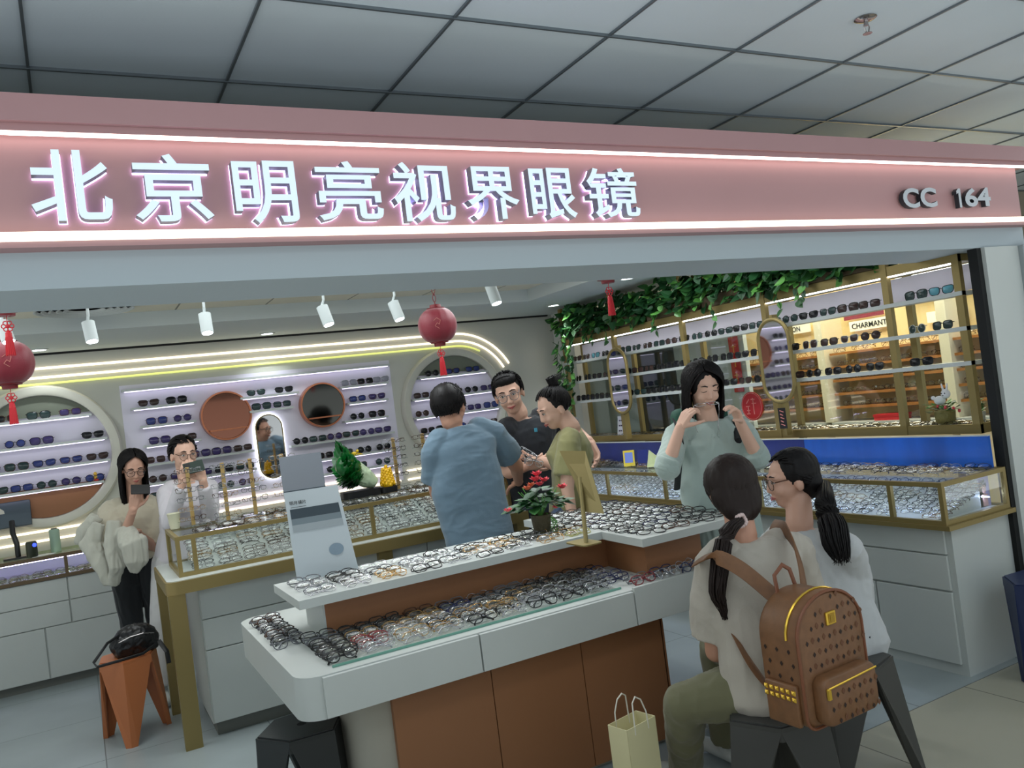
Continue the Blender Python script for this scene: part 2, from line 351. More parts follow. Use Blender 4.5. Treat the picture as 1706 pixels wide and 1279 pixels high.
def lettering(name, body, size, ext, face, side, M, parent, off=0., w=None, h=None):
    me = text_mesh(body, size, ext, off); co = np.array([v.co for v in me.vertices]); lo, hi = co.min(0), co.max(0)
    sy = h / (hi[1] - lo[1]) if h else 1; sx = w / (hi[0] - lo[0]) if w else sy; c = (lo + hi) / 2
    for v in me.vertices: v.co = Vector(((v.co.x - c[0]) * sx, (v.co.y - c[1]) * sy, v.co.z))
    me.materials.clear(); me.materials.append(face); me.materials.append(side)
    for p in me.polygons: p.material_index = 0 if p.normal.z > .5 else 1
    me.name = name; me.transform(M); return put(name, me, parent)
VERT = Matrix(((1, 0, 0, 0), (0, 0, -1, 0), (0, 1, 0, 0), (0, 0, 0, 1)))   # text plane up, facing -y
gface = mat('letter_glow', (120, 130, 135), emit=.92, ecol=(222, 243, 255)); gside = mat('letter_side', (120, 128, 140), .4)
halo = mat('letter_back_glow', (220, 215, 255), emit=3.4, ecol=(215, 205, 255))
SIGN = [('北', 118, 309, 136, 118), ('京', 288, 313, 130, 112), ('明', 443, 320, 104, 104), ('亮', 582, 318, 108, 98), ('视', 706, 320, 100, 98), ('界', 821, 322, 86, 88), ('眼', 921, 322, 74, 84), ('镜', 1021, 321, 84, 82)]
def ray_y(px, py, y):
    v = P(px, py, 1.0) - Vector((0, 0, EYE)); return Vector((0, 0, EYE)) + v * (y / v.y)
for ch, px, py, w, h in SIGN:
    c = ray_y(px, py, 2.455); a = ray_y(px - w / 2, py, 2.455); b = ray_y(px + w / 2, py, 2.455); t_ = ray_y(px, py - h / 2, 2.455); d_ = ray_y(px, py + h / 2, 2.455)
    lettering('sign_character', ch, .2, .017, gface, gside, Matrix.Translation((c.x, 2.468, c.z)) @ VERT, sb, off=.0018, w=(b - a).length, h=(t_.z - d_.z))
    lettering('back_glow', ch, .2, .001, halo, halo, Matrix.Translation((c.x, 2.494, c.z)) @ VERT, sb.children[-1], off=.0035, w=(b - a).length * 1.0, h=(t_.z - d_.z) * 1.0)
numf = mat('number_face', (200, 205, 212), .5); nums = mat('number_side', (32, 38, 46), .5)
for body, px, py, w, h in (('C', 1517, 330, 27, 47), ('C', 1546, 329, 27, 46), ('6', 1617, 329, 21, 45), ('4', 1638, 328, 22, 45)):
    c = ray_y(px, py, 2.47); a = ray_y(px - w / 2, py, 2.47); b = ray_y(px + w / 2, py, 2.47)
    lettering('unit_number', body, .1, .012, numf, nums, Matrix.Translation((c.x, 2.478, c.z)) @ VERT, sb, off=.003, w=(b - a).length, h=.094)
c = ray_y(1598, 330, 2.47); one = [(-.008, -.047), (.010, -.047), (.010, .047), (-.006, .047), (-.022, .034), (-.022, .018), (-.008, .026)]
s = MB().prism(one, -.012, .012); o = s.mesh('unit_number', [nums, numf]); o.polygons[1].material_index = 1; o.transform(Matrix.Translation((c.x, 2.478, c.z)) @ VERT); put('unit_number', o, sb)
# ------------------------------------------------------------------ ceiling fittings
def track_light(px, py, dep, ang, label, power=6):
    c = P(px, py, dep); top = 2.47
    t = thing('track_spotlight', label, 'spotlight', (c.x, c.y, 0), group='white track spotlights')
    hh = Vector((math.sin(ang) * .6, -.25, -1)).normalized(); p0 = Vector((0, 0, c.z)) + hh * -.055; p1 = Vector((0, 0, c.z)) + hh * .055
    MB().box((-.05, -.02, top - .035), (.05, .02, top - .001)).build('mount', soffw, t)
    MB().tube([(0, 0, top - .03), (0, 0, p0.z + .03), p0], .007, 8).build('stem', soffw, t)
    s = MB(); s.tube([p0, p0 + hh * .004, p1 - hh * .002, p1], [.02, .031, .031, .029], 20, cap=True); s.build('housing', soffw, t, smooth=True)
    MB().tube([p1, p1 + hh * .003], [.027, .026], 20).build('lens', mat('lamp_face', (255, 255, 255), emit=14, ecol=(240, 250, 255)), t)
    w = Vector((c.x, c.y, 0)); spot('spot', w + p1 + hh * .01, w + p1 + hh * 1, power, COOL, 80)
for px, py, dep, a, l in ((150, 552, 4.2, .15, 'second white ceiling spotlight from the left, angled right'), (343, 538, 4.3, .0, 'white ceiling spotlight above the woman photographing with a phone'), (542, 525, 4.4, .3, 'white tilted ceiling spotlight left of the middle red lantern, left one of a pair'),
                          (660, 517, 4.6, .3, 'white tilted ceiling spotlight right beside the middle red lantern'), (8, 552, 4.0, .4, 'white ceiling spotlight at the far left edge beside the red lantern'), (822, 490, 4.5, .2, 'white ceiling spotlight between the two right red lanterns')):
    track_light(px, py, dep, a, l)
for (x, y), l in (((3.753, 4.977), 'round recessed downlight beside the cut-off red lantern on the right'), ((3.911, 6.318), 'round recessed downlight above the corner with hanging leaves'), ((-.143, 6.821), 'round recessed downlight at the far left over the left niche'), ((1.487, 6.871), 'round recessed downlight above the middle of the back wall')):
    t = thing('downlight', l, 'downlight', (x, y, 2.37), group='recessed downlights')
    MB().lathe([(.06, 0), (.06, -.006), (.048, -.008), (.046, -.002)], 28).build('ring', white, t, smooth=True)
    MB().lathe([(.045, -.001), (.045, -.004)], 28).build('lamp', mat('lamp_face'), t)
    spot('spot', (x, y, 2.35), (x, y, 0), 9, COOL, 110)
t = thing('sprinkler', 'chrome fire sprinkler head on the tiled mall ceiling', 'sprinkler', (2.72, 1.975, 2.82))
chrome = mat('chrome', (170, 165, 165), .2, metal=1)
MB().lathe([(.036, 0), (.04, -.004), (.03, -.010), (.016, -.012)], 24).build('escutcheon', chrome, t, smooth=True)
s = MB().tube([(0, 0, -.01), (0, 0, -.03)], .007, 10)
for sg in (-1, 1): s.tube([(sg * .008, 0, -.02), (sg * .015, 0, -.035), (sg * .008, 0, -.052), (0, 0, -.056)], .0025, 6)
s.build('yoke', chrome, t)
MB().lathe([(.004, -.054), (.016, -.058), (.017, -.060), (.003, -.060)], 16).build('deflector', chrome, t)
t = thing('ceiling_vent', 'round slatted air vent in the cream tray ceiling above the left wall', 'vent', (.15, 5.65, 2.47))
s = MB()
for r in (.10, .14, .18, .22, .26): s.lathe([(r, -.001), (r + .012, -.016), (r + .02, -.016), (r + .01, -.001)], 30)
s.build('louvre', white, t)
# ------------------------------------------------------------------ front counter
FC = thing('front_counter', 'white and brown two-tier display counter covered with spectacles in front', 'counter', (0, 0, 0))
FZ = .73; UZ = .92
poly = rrect(.585, 2.885, 2.62, 4.06, .09, 8, (1, 0, 0, 1))
s = MB().prism(poly, FZ - .15, FZ); s.build('lower_top', white, FC, smooth=30)
for a, b in ((.665, 1.262), (1.268, 1.985), (1.991, 2.62)):
    MB().box((a, 2.868, FZ - .145), (b, 2.886, FZ + (.012 if a > 1.9 else -.004)), bev=.002).build('front_panel', white, FC)
MB().box((.72, 2.945, FZ + .0005), (1.96, 3.40, FZ + .006)).build('tray_glass', glass, FC)
MB().box((.72, 2.94, FZ), (1.975, 2.944, FZ + .009)).build('glass_edge', green_edge, FC)
# base
s = MB().prism(rrect(.80, 3.03, 2.2, 3.95, .10, 8, (1, 0, 0, 0)), 0, FZ - .15); s.build('base', mat('pearl_white', (170, 165, 152), .4, vary=.05), FC, smooth=30)
for a, b in ((.94, 1.352), (1.356, 1.776), (1.780, 2.205)): MB().box((a, 3.005, .02), (b, 3.03, FZ - .152)).build('base_panel', brown, FC)
MB().box((2.2, 3.005, .02), (2.215, 3.95, FZ - .152)).build('end_panel', brown, FC)
# riser + upper tier (L shape)
up = [(.70, 3.26), (2.12, 3.26), (2.10, 2.92), (2.69, 2.92), (2.69, 4.02), (.70, 4.02) if 0 else (2.12, 4.02), (2.12, 3.72), (.70, 3.72)]
MB().prism(up, UZ - .035, UZ).build('upper_shelf', white, FC)
rz = [(.82, 3.36), (2.20, 3.36), (2.18, 3.02), (2.50, 3.02), (2.50, 3.95), (2.2, 3.95), (2.2, 3.66), (.82, 3.66)]
MB().prism(rz, FZ, UZ - .035).build('riser', brown, FC)
MB().box((.812, 3.36, FZ), (.82, 3.66, UZ - .035)).build('riser_end', white, FC)
# ------------------------------------------------------------------ middle counter
MC = thing('middle_counter', 'gold-edged white counter with glass case holding racks of spectacles', 'counter', (0, 0, 0))
MT = .87
poly = rrect(.34, 4.66, 2.50, 5.42, .06, 8, (1, 0, 0, 1))
MB().prism(poly, MT - .07, MT - .004).build('table_edge', gold, MC, smooth=30)
MB().prism(rrect(.352, 4.672, 2.49, 5.41, .055, 8, (1, 0, 0, 1)), MT - .004, MT).build('table_top', white, MC, smooth=30)
for x, y in ((.345, 4.665), (.345, 5.33), (1.50, 4.7), (2.41, 4.665)):
    MB().box((x, y, 0), (x + .085, y + .05, MT - .07)).build('leg', gold, MC)
MB().box((.50, 4.76, .07), (2.40, 5.35, MT - .07)).build('cabinet_body', white, MC)
MB().box((.52, 4.78, 0), (2.38, 5.33, .07)).build('plinth', mat('plinth_grey', (110, 112, 106), .5), MC)
for i, (a, b) in enumerate(((.505, 1.16), (1.165, 1.82), (1.825, 2.395))):
    for (z0, z1, nm) in ((.63, .795, 'drawer'), (.465, .625, 'drawer'), (.075, .46, 'door')):
        MB().box((a, 4.742, z0), (b, 4.76, z1), bev=.003).build(nm, white, MC)
# glass case
def glass_case(parent, x0, y0, x1, y1, z0, z1, posts_x=(), posts_y=(), thick=.022, tray='x'):
    for (a, b) in (((x0, y0), (x1, y0 + thick)), ((x0, y1 - thick), (x1, y1)), ((x0, y0 + thick), (x0 + thick, y1 - thick)), ((x1 - thick, y0 + thick), (x1, y1 - thick))):
        MB().box((a[0], a[1], z1 - thick), (b[0], b[1], z1)).build('top_rail', gold, parent)
        MB().box((a[0], a[1], z0), (b[0], b[1], z0 + thick)).build('bottom_rail', gold, parent)
    for px in (x0,) + tuple(posts_x) + (x1 - thick,): MB().box((px, y0, z0 + thick), (px + thick, y0 + thick, z1 - thick)).build('post', gold, parent)
    for px in (x0, x1 - thick): MB().box((px, y1 - thick, z0 + thick), (px + thick, y1, z1 - thick)).build('post', gold, parent)
    for py in posts_y: MB().box((x0, py, z0 + thick), (x0 + thick, py + thick, z1 - thick)).build('post', gold, parent)
    MB().box((x0 + thick, y0 + thick, z1 - .008), (x1 - thick, y1 - thick, z1 - .001)).build('top_glass', glass, parent)
    MB().box((x0 + thick, y0 + .008, z0 + thick), (x1 - thick, y0 + .012, z1 - thick)).build('front_glass', glass, parent)
    MB().box((x0 + .008, y0 + thick, z0 + thick), (x0 + .012, y1 - thick, z1 - thick)).build('side_glass', glass, parent)
    MB().box((x1 - .012, y0 + thick, z0 + thick), (x1 - .008, y1 - thick, z1 - thick)).build('side_glass', glass, parent)
    MB().box((x0 + thick, y0 + thick, z0 + .004), (x1 - thick, y1 - thick, z0 + .012)).build('tray', white, parent)
    if tray == 'x': MB().prism([(y0 + .04, z0 + .012), (y1 - .05, z0 + .012), (y1 - .05, z0 + .16), (y0 + .06, z0 + .014)], x0 + .10, x1 - .05, M=Matrix(((0, 0, 1, 0), (1, 0, 0, 0), (0, 1, 0, 0), (0, 0, 0, 1)))).build('sloped_tray', white, parent)
    if tray == 'y': MB().prism([(x0 + .04, z0 + .012), (x1 - .06, z0 + .012), (x1 - .06, z0 + .152), (x0 + .06, z0 + .014)], y0 + .08, y1 - .05, M=XZ).build('sloped_tray', white, parent)
CZ = 1.085
glass_case(MC, .42, 4.76, 2.44, 5.30, MT, CZ, posts_x=(.50, 1.50, 2.3))
# ------------------------------------------------------------------ right counter (along the right wall)
RC = thing('right_counter', 'white counter along the right side with a blue-lit glass case', 'counter', (0, 0, 0))
RX, RY, RT = 3.62, 2.545, .735
MB().box((RX, RY, .0), (4.09, 6.3, RT)).build('cabinet_body', white, RC)
for i in range(6):
    a = RY + .03 + i * .62; b = a + .61
    if i == 0:
        MB().box((RX - .016, a, .585), (RX, b, .725), bev=.003).build('drawer', white, RC); MB().box((RX - .016, a, .41), (RX, b, .578), bev=.003).build('drawer', white, RC)
        MB().box((RX - .016, a, .055), (RX, a + .42, .40), bev=.003).build('door', white, RC)
    else:
        MB().box((RX - .016, a, .585), (RX, b, .725), bev=.003).build('drawer', white, RC); MB().box((RX - .016, a, .41), (RX, b, .578), bev=.003).build('drawer', white, RC)
        MB().box((RX - .016, a - .19, .055), (RX, b - .2, .40), bev=.003).build('door', white, RC)
# case on it: wide base tray, sloping corner post
glass_case(RC, 3.56, 2.52, 4.07, 6.3, RT, .94, posts_y=(2.80, 3.70, 4.60, 5.30), tray='y')
MB().box((3.55, 2.50, RT - .022), (4.08, 6.3, RT)).build('counter_edge', gold, RC)
MB().box((3.97, 2.56, .80), (3.975, 6.2, .805)).build('light_strip', mat('led_blue', (200, 215, 255), emit=42, ecol=(185, 205, 255)), RC)
MB().box((3.60, 2.56, .921), (3.606, 6.2, .925)).build('light_strip', mat('led_blue'), RC)
# blue header panel behind the case top
bl = thing('blue_display_panel', 'bright blue advertising panel standing behind the right glass case', 'display panel', (0, 0, 0))
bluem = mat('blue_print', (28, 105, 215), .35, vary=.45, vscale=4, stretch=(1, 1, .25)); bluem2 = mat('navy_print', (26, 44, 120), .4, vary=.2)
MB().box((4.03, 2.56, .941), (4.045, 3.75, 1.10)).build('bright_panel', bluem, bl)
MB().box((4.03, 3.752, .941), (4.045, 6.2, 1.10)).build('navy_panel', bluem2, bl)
MB().box((4.026, 2.56, 1.10), (4.049, 6.2, 1.106)).build('panel_cap', white, bl)
sk = mat('portrait_skin', (205, 160, 150), .5)
t = thing('portrait_card', 'lilac advertising card with a portrait inside the case end on the right', 'poster', (4.045, 2.60, .80))
MB().box((-.085, 0, -.055), (.0, .003, .11)).build('card', mat('lilac_print', (178, 168, 215), .5), t)
s = MB().ell((-.045, -.001, .035), (.017, .0012, .023), 14, 8); s.box((-.065, -.002, -.05), (-.025, 0, .01)); s.build('portrait', sk, t)
s = MB().ell((-.045, -.0005, .055), (.023, .0010, .018), 14, 8); s.build('portrait_hair', mat('print_dark', (50, 40, 60), .5), t)
# ------------------------------------------------------------------ gold display frame behind the right counter
DF = thing('display_frame', 'tall gold frame with white shelves of sunglasses along the right side', 'display rack', (0, 0, 0))
DX0, DX1 = 4.15, 4.35
for x in (DX0, DX1):
    for y in ((2.68, 3.11, 4.05, 4.90, 5.80, 6.60) if x == DX0 else (2.68, 3.12, 4.05, 4.92, 5.82, 6.60)): MB().box((x - .016, y - .02, 1.10), (x + .016, y + .02, 2.36)).build('post', gold, DF)
    MB().box((x - .012, 2.66, 1.10), (x + .012, 6.62, 1.15)).build('bottom_bar', gold, DF); MB().box((x - .012, 2.66, 2.005), (x + .012, 6.62, 2.06)).build('top_bar', gold, DF)
MB().box((DX0 + .013, 2.68, 1.135), (DX1 - .013, 6.6, 1.142)).build('tray_glass', glass, DF)
MB().box((DX0 + .012, 2.68, 2.008), (DX1 - .012, 6.6, 2.02)).build('plant_board', white, DF)
MB().box((DX0 - .005, 2.68, 1.998), (DX0 + .012, 6.6, 2.006)).build('light_strip', mat('led_rail', (255, 255, 255), emit=6, ecol=(245, 248, 255)), DF)
for z in (1.85, 1.665, 1.482): MB().box((DX0 - .02, 2.66, z - .022), (DX0 + .11, 6.62, z)).build('shelf_board', white, DF)
for y in (2.68, 6.60):
    MB().box((DX0, y - .016, 1.10), (DX1, y + .016, 1.15)).build('cross_bar', gold, DF); MB().box((DX0, y - .016, 2.01), (DX1, y + .016, 2.06)).build('cross_bar', gold, DF)
# legs down to the floor (behind the counter)
for y in (2.68, 4.05, 5.30, 6.60): MB().box((DX1 - .016, y - .02, 0), (DX1 + .016, y + .02, 1.10)).build('leg', gold, DF)
MB().box((DX1 + .018, 2.70, 1.15), (DX1 + .022, 6.6, 2.0)).build('back_glass', glassmat('pane_glass', (246, 250, 250), .04), DF)
# frosted back panel behind the top shelf
MB().box((DX1 - .02, 2.70, 1.86), (DX1 - .014, 6.58, 2.0)).build('back_panel', mat('back_panel_white', (222, 216, 228), .6), DF)
for y, l in ((5.69, 'far gold pill-shaped mirror hanging on the right display frame'), (3.93, 'near gold pill-shaped mirror hanging on the right display frame')):
    t = thing('hanging_mirror', l, 'mirror', (4.07, y, 1.615), rz=-PI / 2 + .0, group='pill mirrors on the display frame')
    w, h = (.13, .27)
    MB().prism(pill(w - .012, h - .012), -.004, .008, M=XZ).build('mirror_glass', mirr, t)
    MB().tube([(x, 0, z) for x, z in pill(w, h)], .014, 10, closed=True).build('rim', gold, t, smooth=True)
    MB().box((-.012, .0, h), (.012, .055, h + .03)).build('bracket', gold, t); MB().box((-.010, .0, -h - .22), (.010, .05, -h)).build('bracket', gold, t)
# ------------------------------------------------------------------ left wall counter
LC = thing('left_counter', 'white drawer counter with lilac-lit glass case under the left niche', 'counter', (0, 0, 0))
MB().box((-1.6, 6.72, .06), (1.1, 7.09, .745)).build('cabinet_body', white, LC)
MB().box((-1.6, 6.75, 0), (1.1, 7.09, .06)).build('plinth', mat('plinth_grey'), LC)
for i in range(-2, 3):
    a = i * .62 - .13
    MB().box((a, 6.703, .58), (a + .61, 6.72, .738), bev=.002).build('drawer', white, LC); MB().box((a, 6.703, .42), (a + .61, 6.72, .574), bev=.002).build('drawer', white, LC)
    MB().box((a - .17, 6.703, .065), (a + .44, 6.72, .414), bev=.002).build('door', white, LC)
mg = mat('case_bronze', (105, 88, 66), .5, metal=.3)
MB().box((-1.6, 6.69, .742), (1.1, 6.715, .765)).build('bottom_rail', mg, LC); MB().box((-1.6, 6.69, .885), (1.1, 6.715, .91)).build('top_rail', mg, LC)
for x in (-.8, -.13, .55): MB().box((x - .011, 6.692, .765), (x + .011, 6.712, .885)).build('post', mg, LC)
MB().box((-1.6, 6.70, .765), (1.1, 6.704, .885)).build('front_glass', glass, LC)
MB().box((-1.6, 6.715, .895), (1.1, 7.09, .91)).build('top_glass', glassmat('tinted_glass', (225, 235, 200), .08), LC)
MB().box((-1.6, 6.715, .746), (1.1, 7.06, .752)).build('tray', white, LC)
MB().box((-1.6, 7.05, .755), (1.1, 7.06, .892)).build('back_panel', mat('lilac_panel', (198, 188, 232), .5), LC)
MB().box((-1.55, 6.722, .878), (1.05, 6.73, .884)).build('light_strip', mat('led_violet', (230, 220, 255), emit=16, ecol=(205, 195, 255)), LC)
# ------------------------------------------------------------------ spectacles and sunglasses
clear = glassmat('lens_clear', (253, 253, 253), .055, .05)
FR = {'black': mat('frame_black', (20, 20, 22), .25), 'brown': mat('frame_tortoise', (86, 52, 34), .25, vary=.5, vscale=60), 'silver': mat('frame_silver', (185, 185, 190), .25, metal=.9),
      'gold-rimmed': mat('frame_gold', (190, 150, 90), .25, metal=.9), 'grey': mat('frame_grey', (110, 112, 118), .3), 'clear-rimmed': mat('frame_clear', (215, 220, 215), .12, alpha=.65),
      'navy': mat('frame_navy', (34, 42, 84), .25), 'red': mat('frame_red', (130, 34, 40), .3), 'yellowish': mat('frame_yellow', (190, 188, 120), .25, alpha=.8)}
def sunlens(n, col): return mat(n, col, .2, spec=.35)
SL = {'black': sunlens('sun_black', (24, 25, 30)), 'purple': sunlens('sun_purple', (62, 52, 100)), 'blue': sunlens('sun_blue', (50, 62, 120)), 'green-grey': sunlens('sun_green', (44, 62, 62)),
      'brown': sunlens('sun_brown', (62, 46, 44)), 'mirrored teal': sunlens('sun_teal', (90, 150, 165)), 'pale grey': sunlens('sun_pale', (150, 150, 165))}
def lens_outline(kind, n=18):
    out = []
    for k in range(n):
        a = 2 * PI * k / n; c, s_ = math.cos(a), math.sin(a)
        if kind == 'round': x, z = .0235 * c, .0225 * s_
        elif kind == 'square': e = .55; x, z = .0265 * math.copysign(abs(c) ** e, c), .020 * math.copysign(abs(s_) ** e, s_)
        elif kind == 'oval': e = .8; x, z = .0255 * math.copysign(abs(c) ** e, c), .0185 * math.copysign(abs(s_) ** e, s_)
        elif kind == 'big': e = .68; x, z = .029 * math.copysign(abs(c) ** e, c), .0245 * math.copysign(abs(s_) ** e, s_); x *= 1 + .10 * s_
        else: e = .65; x, z = .0275 * math.copysign(abs(c) ** e, c), .020 * math.copysign(abs(s_) ** e, s_); x *= 1 + .12 * s_; z += .10 * max(0, x)
        out.append((x, z))
    return out
def spectacles(name, kind, fm, lm, folded=True, r=.0016, sun=False, seg=5, n=18, parts=True, temples=True):
    ol = lens_outline(kind, n); hw = max(x for x, z in ol); cxs = hw + .0075
    bow = lambda x: .10 * abs(x) ** 1.0 * .6      # the front curves back towards the temples
    s = MB()
    for sg in (-1, 1):
        s.tube([(sg * (cxs + x), bow(cxs + x), z) for x, z in ol], r, seg, closed=True)
    zt = max(z for x, z in ol)
    s.tube([(-.009, .0008, zt * .35), (0, -.0018, zt * .55), (.009, .0008, zt * .35)], r * 1.1, seg)
    ex = cxs + hw
    for sg in (-1, 1): s.tube([(sg * (ex - .002), bow(ex), zt * .45), (sg * (ex + .004), bow(ex) + .002, zt * .5), (sg * (ex + .005), bow(ex) + .007, zt * .5)], r * 1.15, seg)
    tm = []
    if temples:
        for sg in (-1, 1):
            y0 = bow(ex) + .007
            if folded:
                yy = y0 + (.004 if sg > 0 else .009)
                pts = [(sg * (ex + .005), y0, zt * .5), (sg * (ex + .002), yy, zt * .5), (sg * (ex - .045), yy + .004, zt * .45), (sg * (ex - .085), yy + .004, zt * .35), (sg * (ex - .102), yy + .003, -.006), (sg * (ex - .108), yy + .002, -.016)]
            else:
                pts = [(sg * (ex + .005), y0, zt * .5), (sg * (ex + .006), y0 + .045, zt * .5), (sg * (ex + .003), y0 + .09, zt * .45), (sg * (ex - .002), y0 + .112, zt * .1), (sg * (ex - .006), y0 + .13, -.012)]
            t = MB(); t.tube(pts, [r * 1.1, r, r * .9, r * 1.2, r * 1.3] + ([r * 1.2] if folded else []), seg, flat=((0, 0, 1), 1.5)); tm.append(t)
    ls = []
    for sg in (-1, 1):
        l = MB(); c = cxs
        pts = [(sg * (c + x * .985), bow(c + x), z * .985) for x, z in ol]
        cen = (sg * c, bow(c) - .0062, 0); mid = [(sg * (c + x * .5), bow(c) - .0047 + .03 * x, z * .5) for x, z in ol]
        vs = pts + mid + [cen]; m = len(pts); fs = [(k, (k + 1) % m, m + (k + 1) % m, m + k) for k in range(m)] + [(m + k, m + (k + 1) % m, 2 * m) for k in range(m)]
        l.add(vs, fs if sg < 0 else [tuple(reversed(f)) for f in fs]); ls.append(l)
    if not parts:
        for l in ls: s._mg(l, None)
        k0 = len(s.f) - 4 * n
        for q in range(k0, len(s.f)): s.m[q] = 1
        for t in tm: s._mg(t, None)
        return s
    o = s.build(name, fm, smooth='all')
    for l in ls: l.build('lens', lm, o, smooth='all')
    for t in tm: t.build('temple', fm, o, smooth='all')
    return o
KINDS = ['round', 'square', 'oval', 'big', 'cat']
PROTO = {}
def proto(col, kind, folded=True, sun=None, temples=True):
    key = (col, kind, folded, sun)
    if key not in PROTO:
        o = spectacles('sunglasses' if sun else 'spectacles', kind, FR[col], SL[sun] if sun else clear, folded, r=.0022 if (sun or col in ('black', 'brown', 'navy', 'red', 'grey', 'yellowish')) else .0015, seg=4 if sun else 5, temples=not sun)
        PROTO[key] = [o, False]
    return PROTO[key]
N_SPEC = 0
def place(col, kind, loc, rot, label, group, cat='spectacles', folded=True, sun=None, s=1.0):
    pr = proto(col, kind, folded, sun)
    if not pr[1]:
        o = pr[0]; pr[1] = True; o.location = loc; o.rotation_euler = rot; o.scale = (s,) * 3
    else: o = dup(pr[0], loc, rot, scale=(s,) * 3)
    o['label'] = label; o['category'] = cat; o['group'] = group; return o
HEAP = MB(); HMAT = [FR['black'], clear, FR['silver'], FR['brown'], FR['gold-rimmed']]
HT = [spectacles('x', k, None, None, folded=True, r=.0015, seg=3, n=10, parts=False) for k in ('round', 'square', 'oval')]
def heap(loc, rot, s=1.0):
    t = random.choice(HT); c = random.choice((0, 0, 0, 2, 2, 3, 4)); M = Matrix.Translation(loc) @ rot.to_matrix().to_4x4() @ Matrix.Scale(s, 4)
    n = len(HEAP.v); HEAP.v += [tuple(M @ Vector(v)) for v in t.v]; HEAP.f += [tuple(i + n for i in f) for f in t.f]; HEAP.m += [1 if m == 1 else c for m in t.m]
from mathutils import Euler
J = lambda a: random.uniform(-a, a)
TIERCOL = [['black', 'black', 'grey', 'brown', 'silver'], ['black', 'black', 'black', 'grey', 'brown'], ['black', 'grey', 'silver', 'gold-rimmed', 'silver'], ['brown', 'black', 'silver', 'grey', 'clear-rimmed'], ['black', 'navy', 'silver', 'silver', 'grey']]
def zone(x0, x1, y0, y1, z, nx, ny, where, group, lean=50, rz=0., skip=lambda i, j: False, colf=None, from_edge='glass edge'):
    for i in range(nx):
        for j in range(ny):
            if skip(i, j): continue
            x = x0 + (x1 - x0) * (i + .5) / nx + J(.006); y = y0 + (y1 - y0) * (j + .5) / ny + J(.004)
            col = colf(i, j) if colf else random.choice(random.choice(TIERCOL)); kind = random.choice(KINDS)
            a = math.radians(lean + J(7)); hz = .0205 * math.cos(a) + .004
            place(col, kind, (x, y, z + hz), (-a, J(.03), rz + J(.09)), '%s spectacles, %s row back, %s column from left, %s' % (col if 'rim' in col else col + '-framed', ORD[j], ORD[i], where), group)
# front counter, lower tray
def lowcol(i, j):
    if i == 0: return random.choice(['black', 'black', 'grey', 'brown'])
    if i == 1: return 'red' if (j in (2, 3)) else ('black' if j > 5 else random.choice(['gold-rimmed', 'silver', 'clear-rimmed']))
    if i == 2: return 'black' if j > 5 else random.choice(['silver', 'clear-rimmed', 'silver', 'gold-rimmed'])
    if j == 0 and i in (4, 6, 7): return 'black'
    return random.choice(['silver', 'silver', 'black', 'black', 'grey', 'brown' if j > 5 else 'silver', 'gold-rimmed', 'navy' if i == 4 else 'black'])
zone(.70, 1.98, 2.965, 3.34, FZ + .008, 9, 9, "front counter's lower tray", 'spectacles on the lower tray of the front counter', lean=42, colf=lowcol)
zone(.615, .735, 3.36, 3.90, FZ + .002, 1, 12, "short left side of front counter", 'spectacles on the left side of the front counter', lean=40, rz=.25, colf=lambda i, j: random.choice(['black', 'brown', 'black', 'grey']))
zone(2.02, 2.56, 2.905, 3.0, FZ + .002, 4, 2, "low ledge at counter's right", 'spectacles on the low right ledge of the front counter', lean=38, colf=lambda i, j: random.choice(['navy', 'silver', 'grey', 'red', 'grey']))
zone(1.985, 2.09, 3.04, 3.33, FZ + .002, 1, 6, "gap by right riser of front counter", 'spectacles beside the right riser of the front counter', lean=42, colf=lambda i, j: random.choice(['black', 'grey', 'navy', 'silver']))
# upper tier
def inboard(i, j): return (i in (1,) and j >= 1 and j < 3)
zone(.73, 2.10, 3.275, 3.60, UZ + .001, 9, 5, "upper shelf of front counter", 'spectacles on the upper shelf of the front counter', lean=58, colf=lambda i, j: random.choice(['black', 'silver', 'silver', 'black', 'gold-rimmed', 'grey']) if (i, j) != (8, 0) else 'yellowish')
zone(2.13, 2.70, 2.95, 3.97, UZ + .001, 4, 14, "upper shelf's right wing", 'spectacles on the right wing of the upper shelf', lean=66, rz=-.35, colf=lambda i, j: random.choice(['black', 'black', 'black', 'black', 'black', 'black', 'navy', 'brown']))
# ------------------------------------------------------------------ rotating racks on the middle case
acr = glassmat('acrylic', (240, 244, 240), .14)
goldb = mat('rack_gold', (200, 168, 108), .35, metal=.7)
def rack(px, py, dep, label, rows, cols, rz=0.0, acrylic=True):
    v = P(px, py, 1.0) - Vector((0, 0, EYE)); c = Vector((0, 0, EYE)) + v * ((CZ - EYE) / v.z); c.y = min(max(c.y, 4.86), 5.2); z0 = CZ + .001
    t = thing('spectacle_rack', label, 'rack', (c.x, c.y, z0), group='spectacle racks on the glass case')
    H = .345
    MB().prism(rrect(-.07, -.045, .07, .045, .02), 0, .008).build('base', acr, t)
    MB().box((-.011, -.006, .008), (.011, .006, H), bev=.002).build('post', goldb, t)
    for k in range(rows):
        z = H - .03 - k * .056
        MB().box((-.085, -.010, z - .002), (.085, -.006, z + .002)).build('arm', acr if acrylic else goldb, t)
        for sg in (-1, 1):
            if random.random() < .12: continue
            col = random.choice(cols)
            place(col, random.choice(['round', 'oval', 'square', 'big']), (c.x + sg * .038, c.y - .03 * 1, z0 + z + .012), (J(.12), J(.05), rz + sg * .28 + J(.1)), '%s spectacles %s of post, %s from top, %s' % (col if 'rim' in col else col + '-framed', 'left' if sg < 0 else 'right', ORD[k], label.split(',')[0]), 'spectacles hung on the racks', folded=False, s=.62 if sg else 1)
    return t
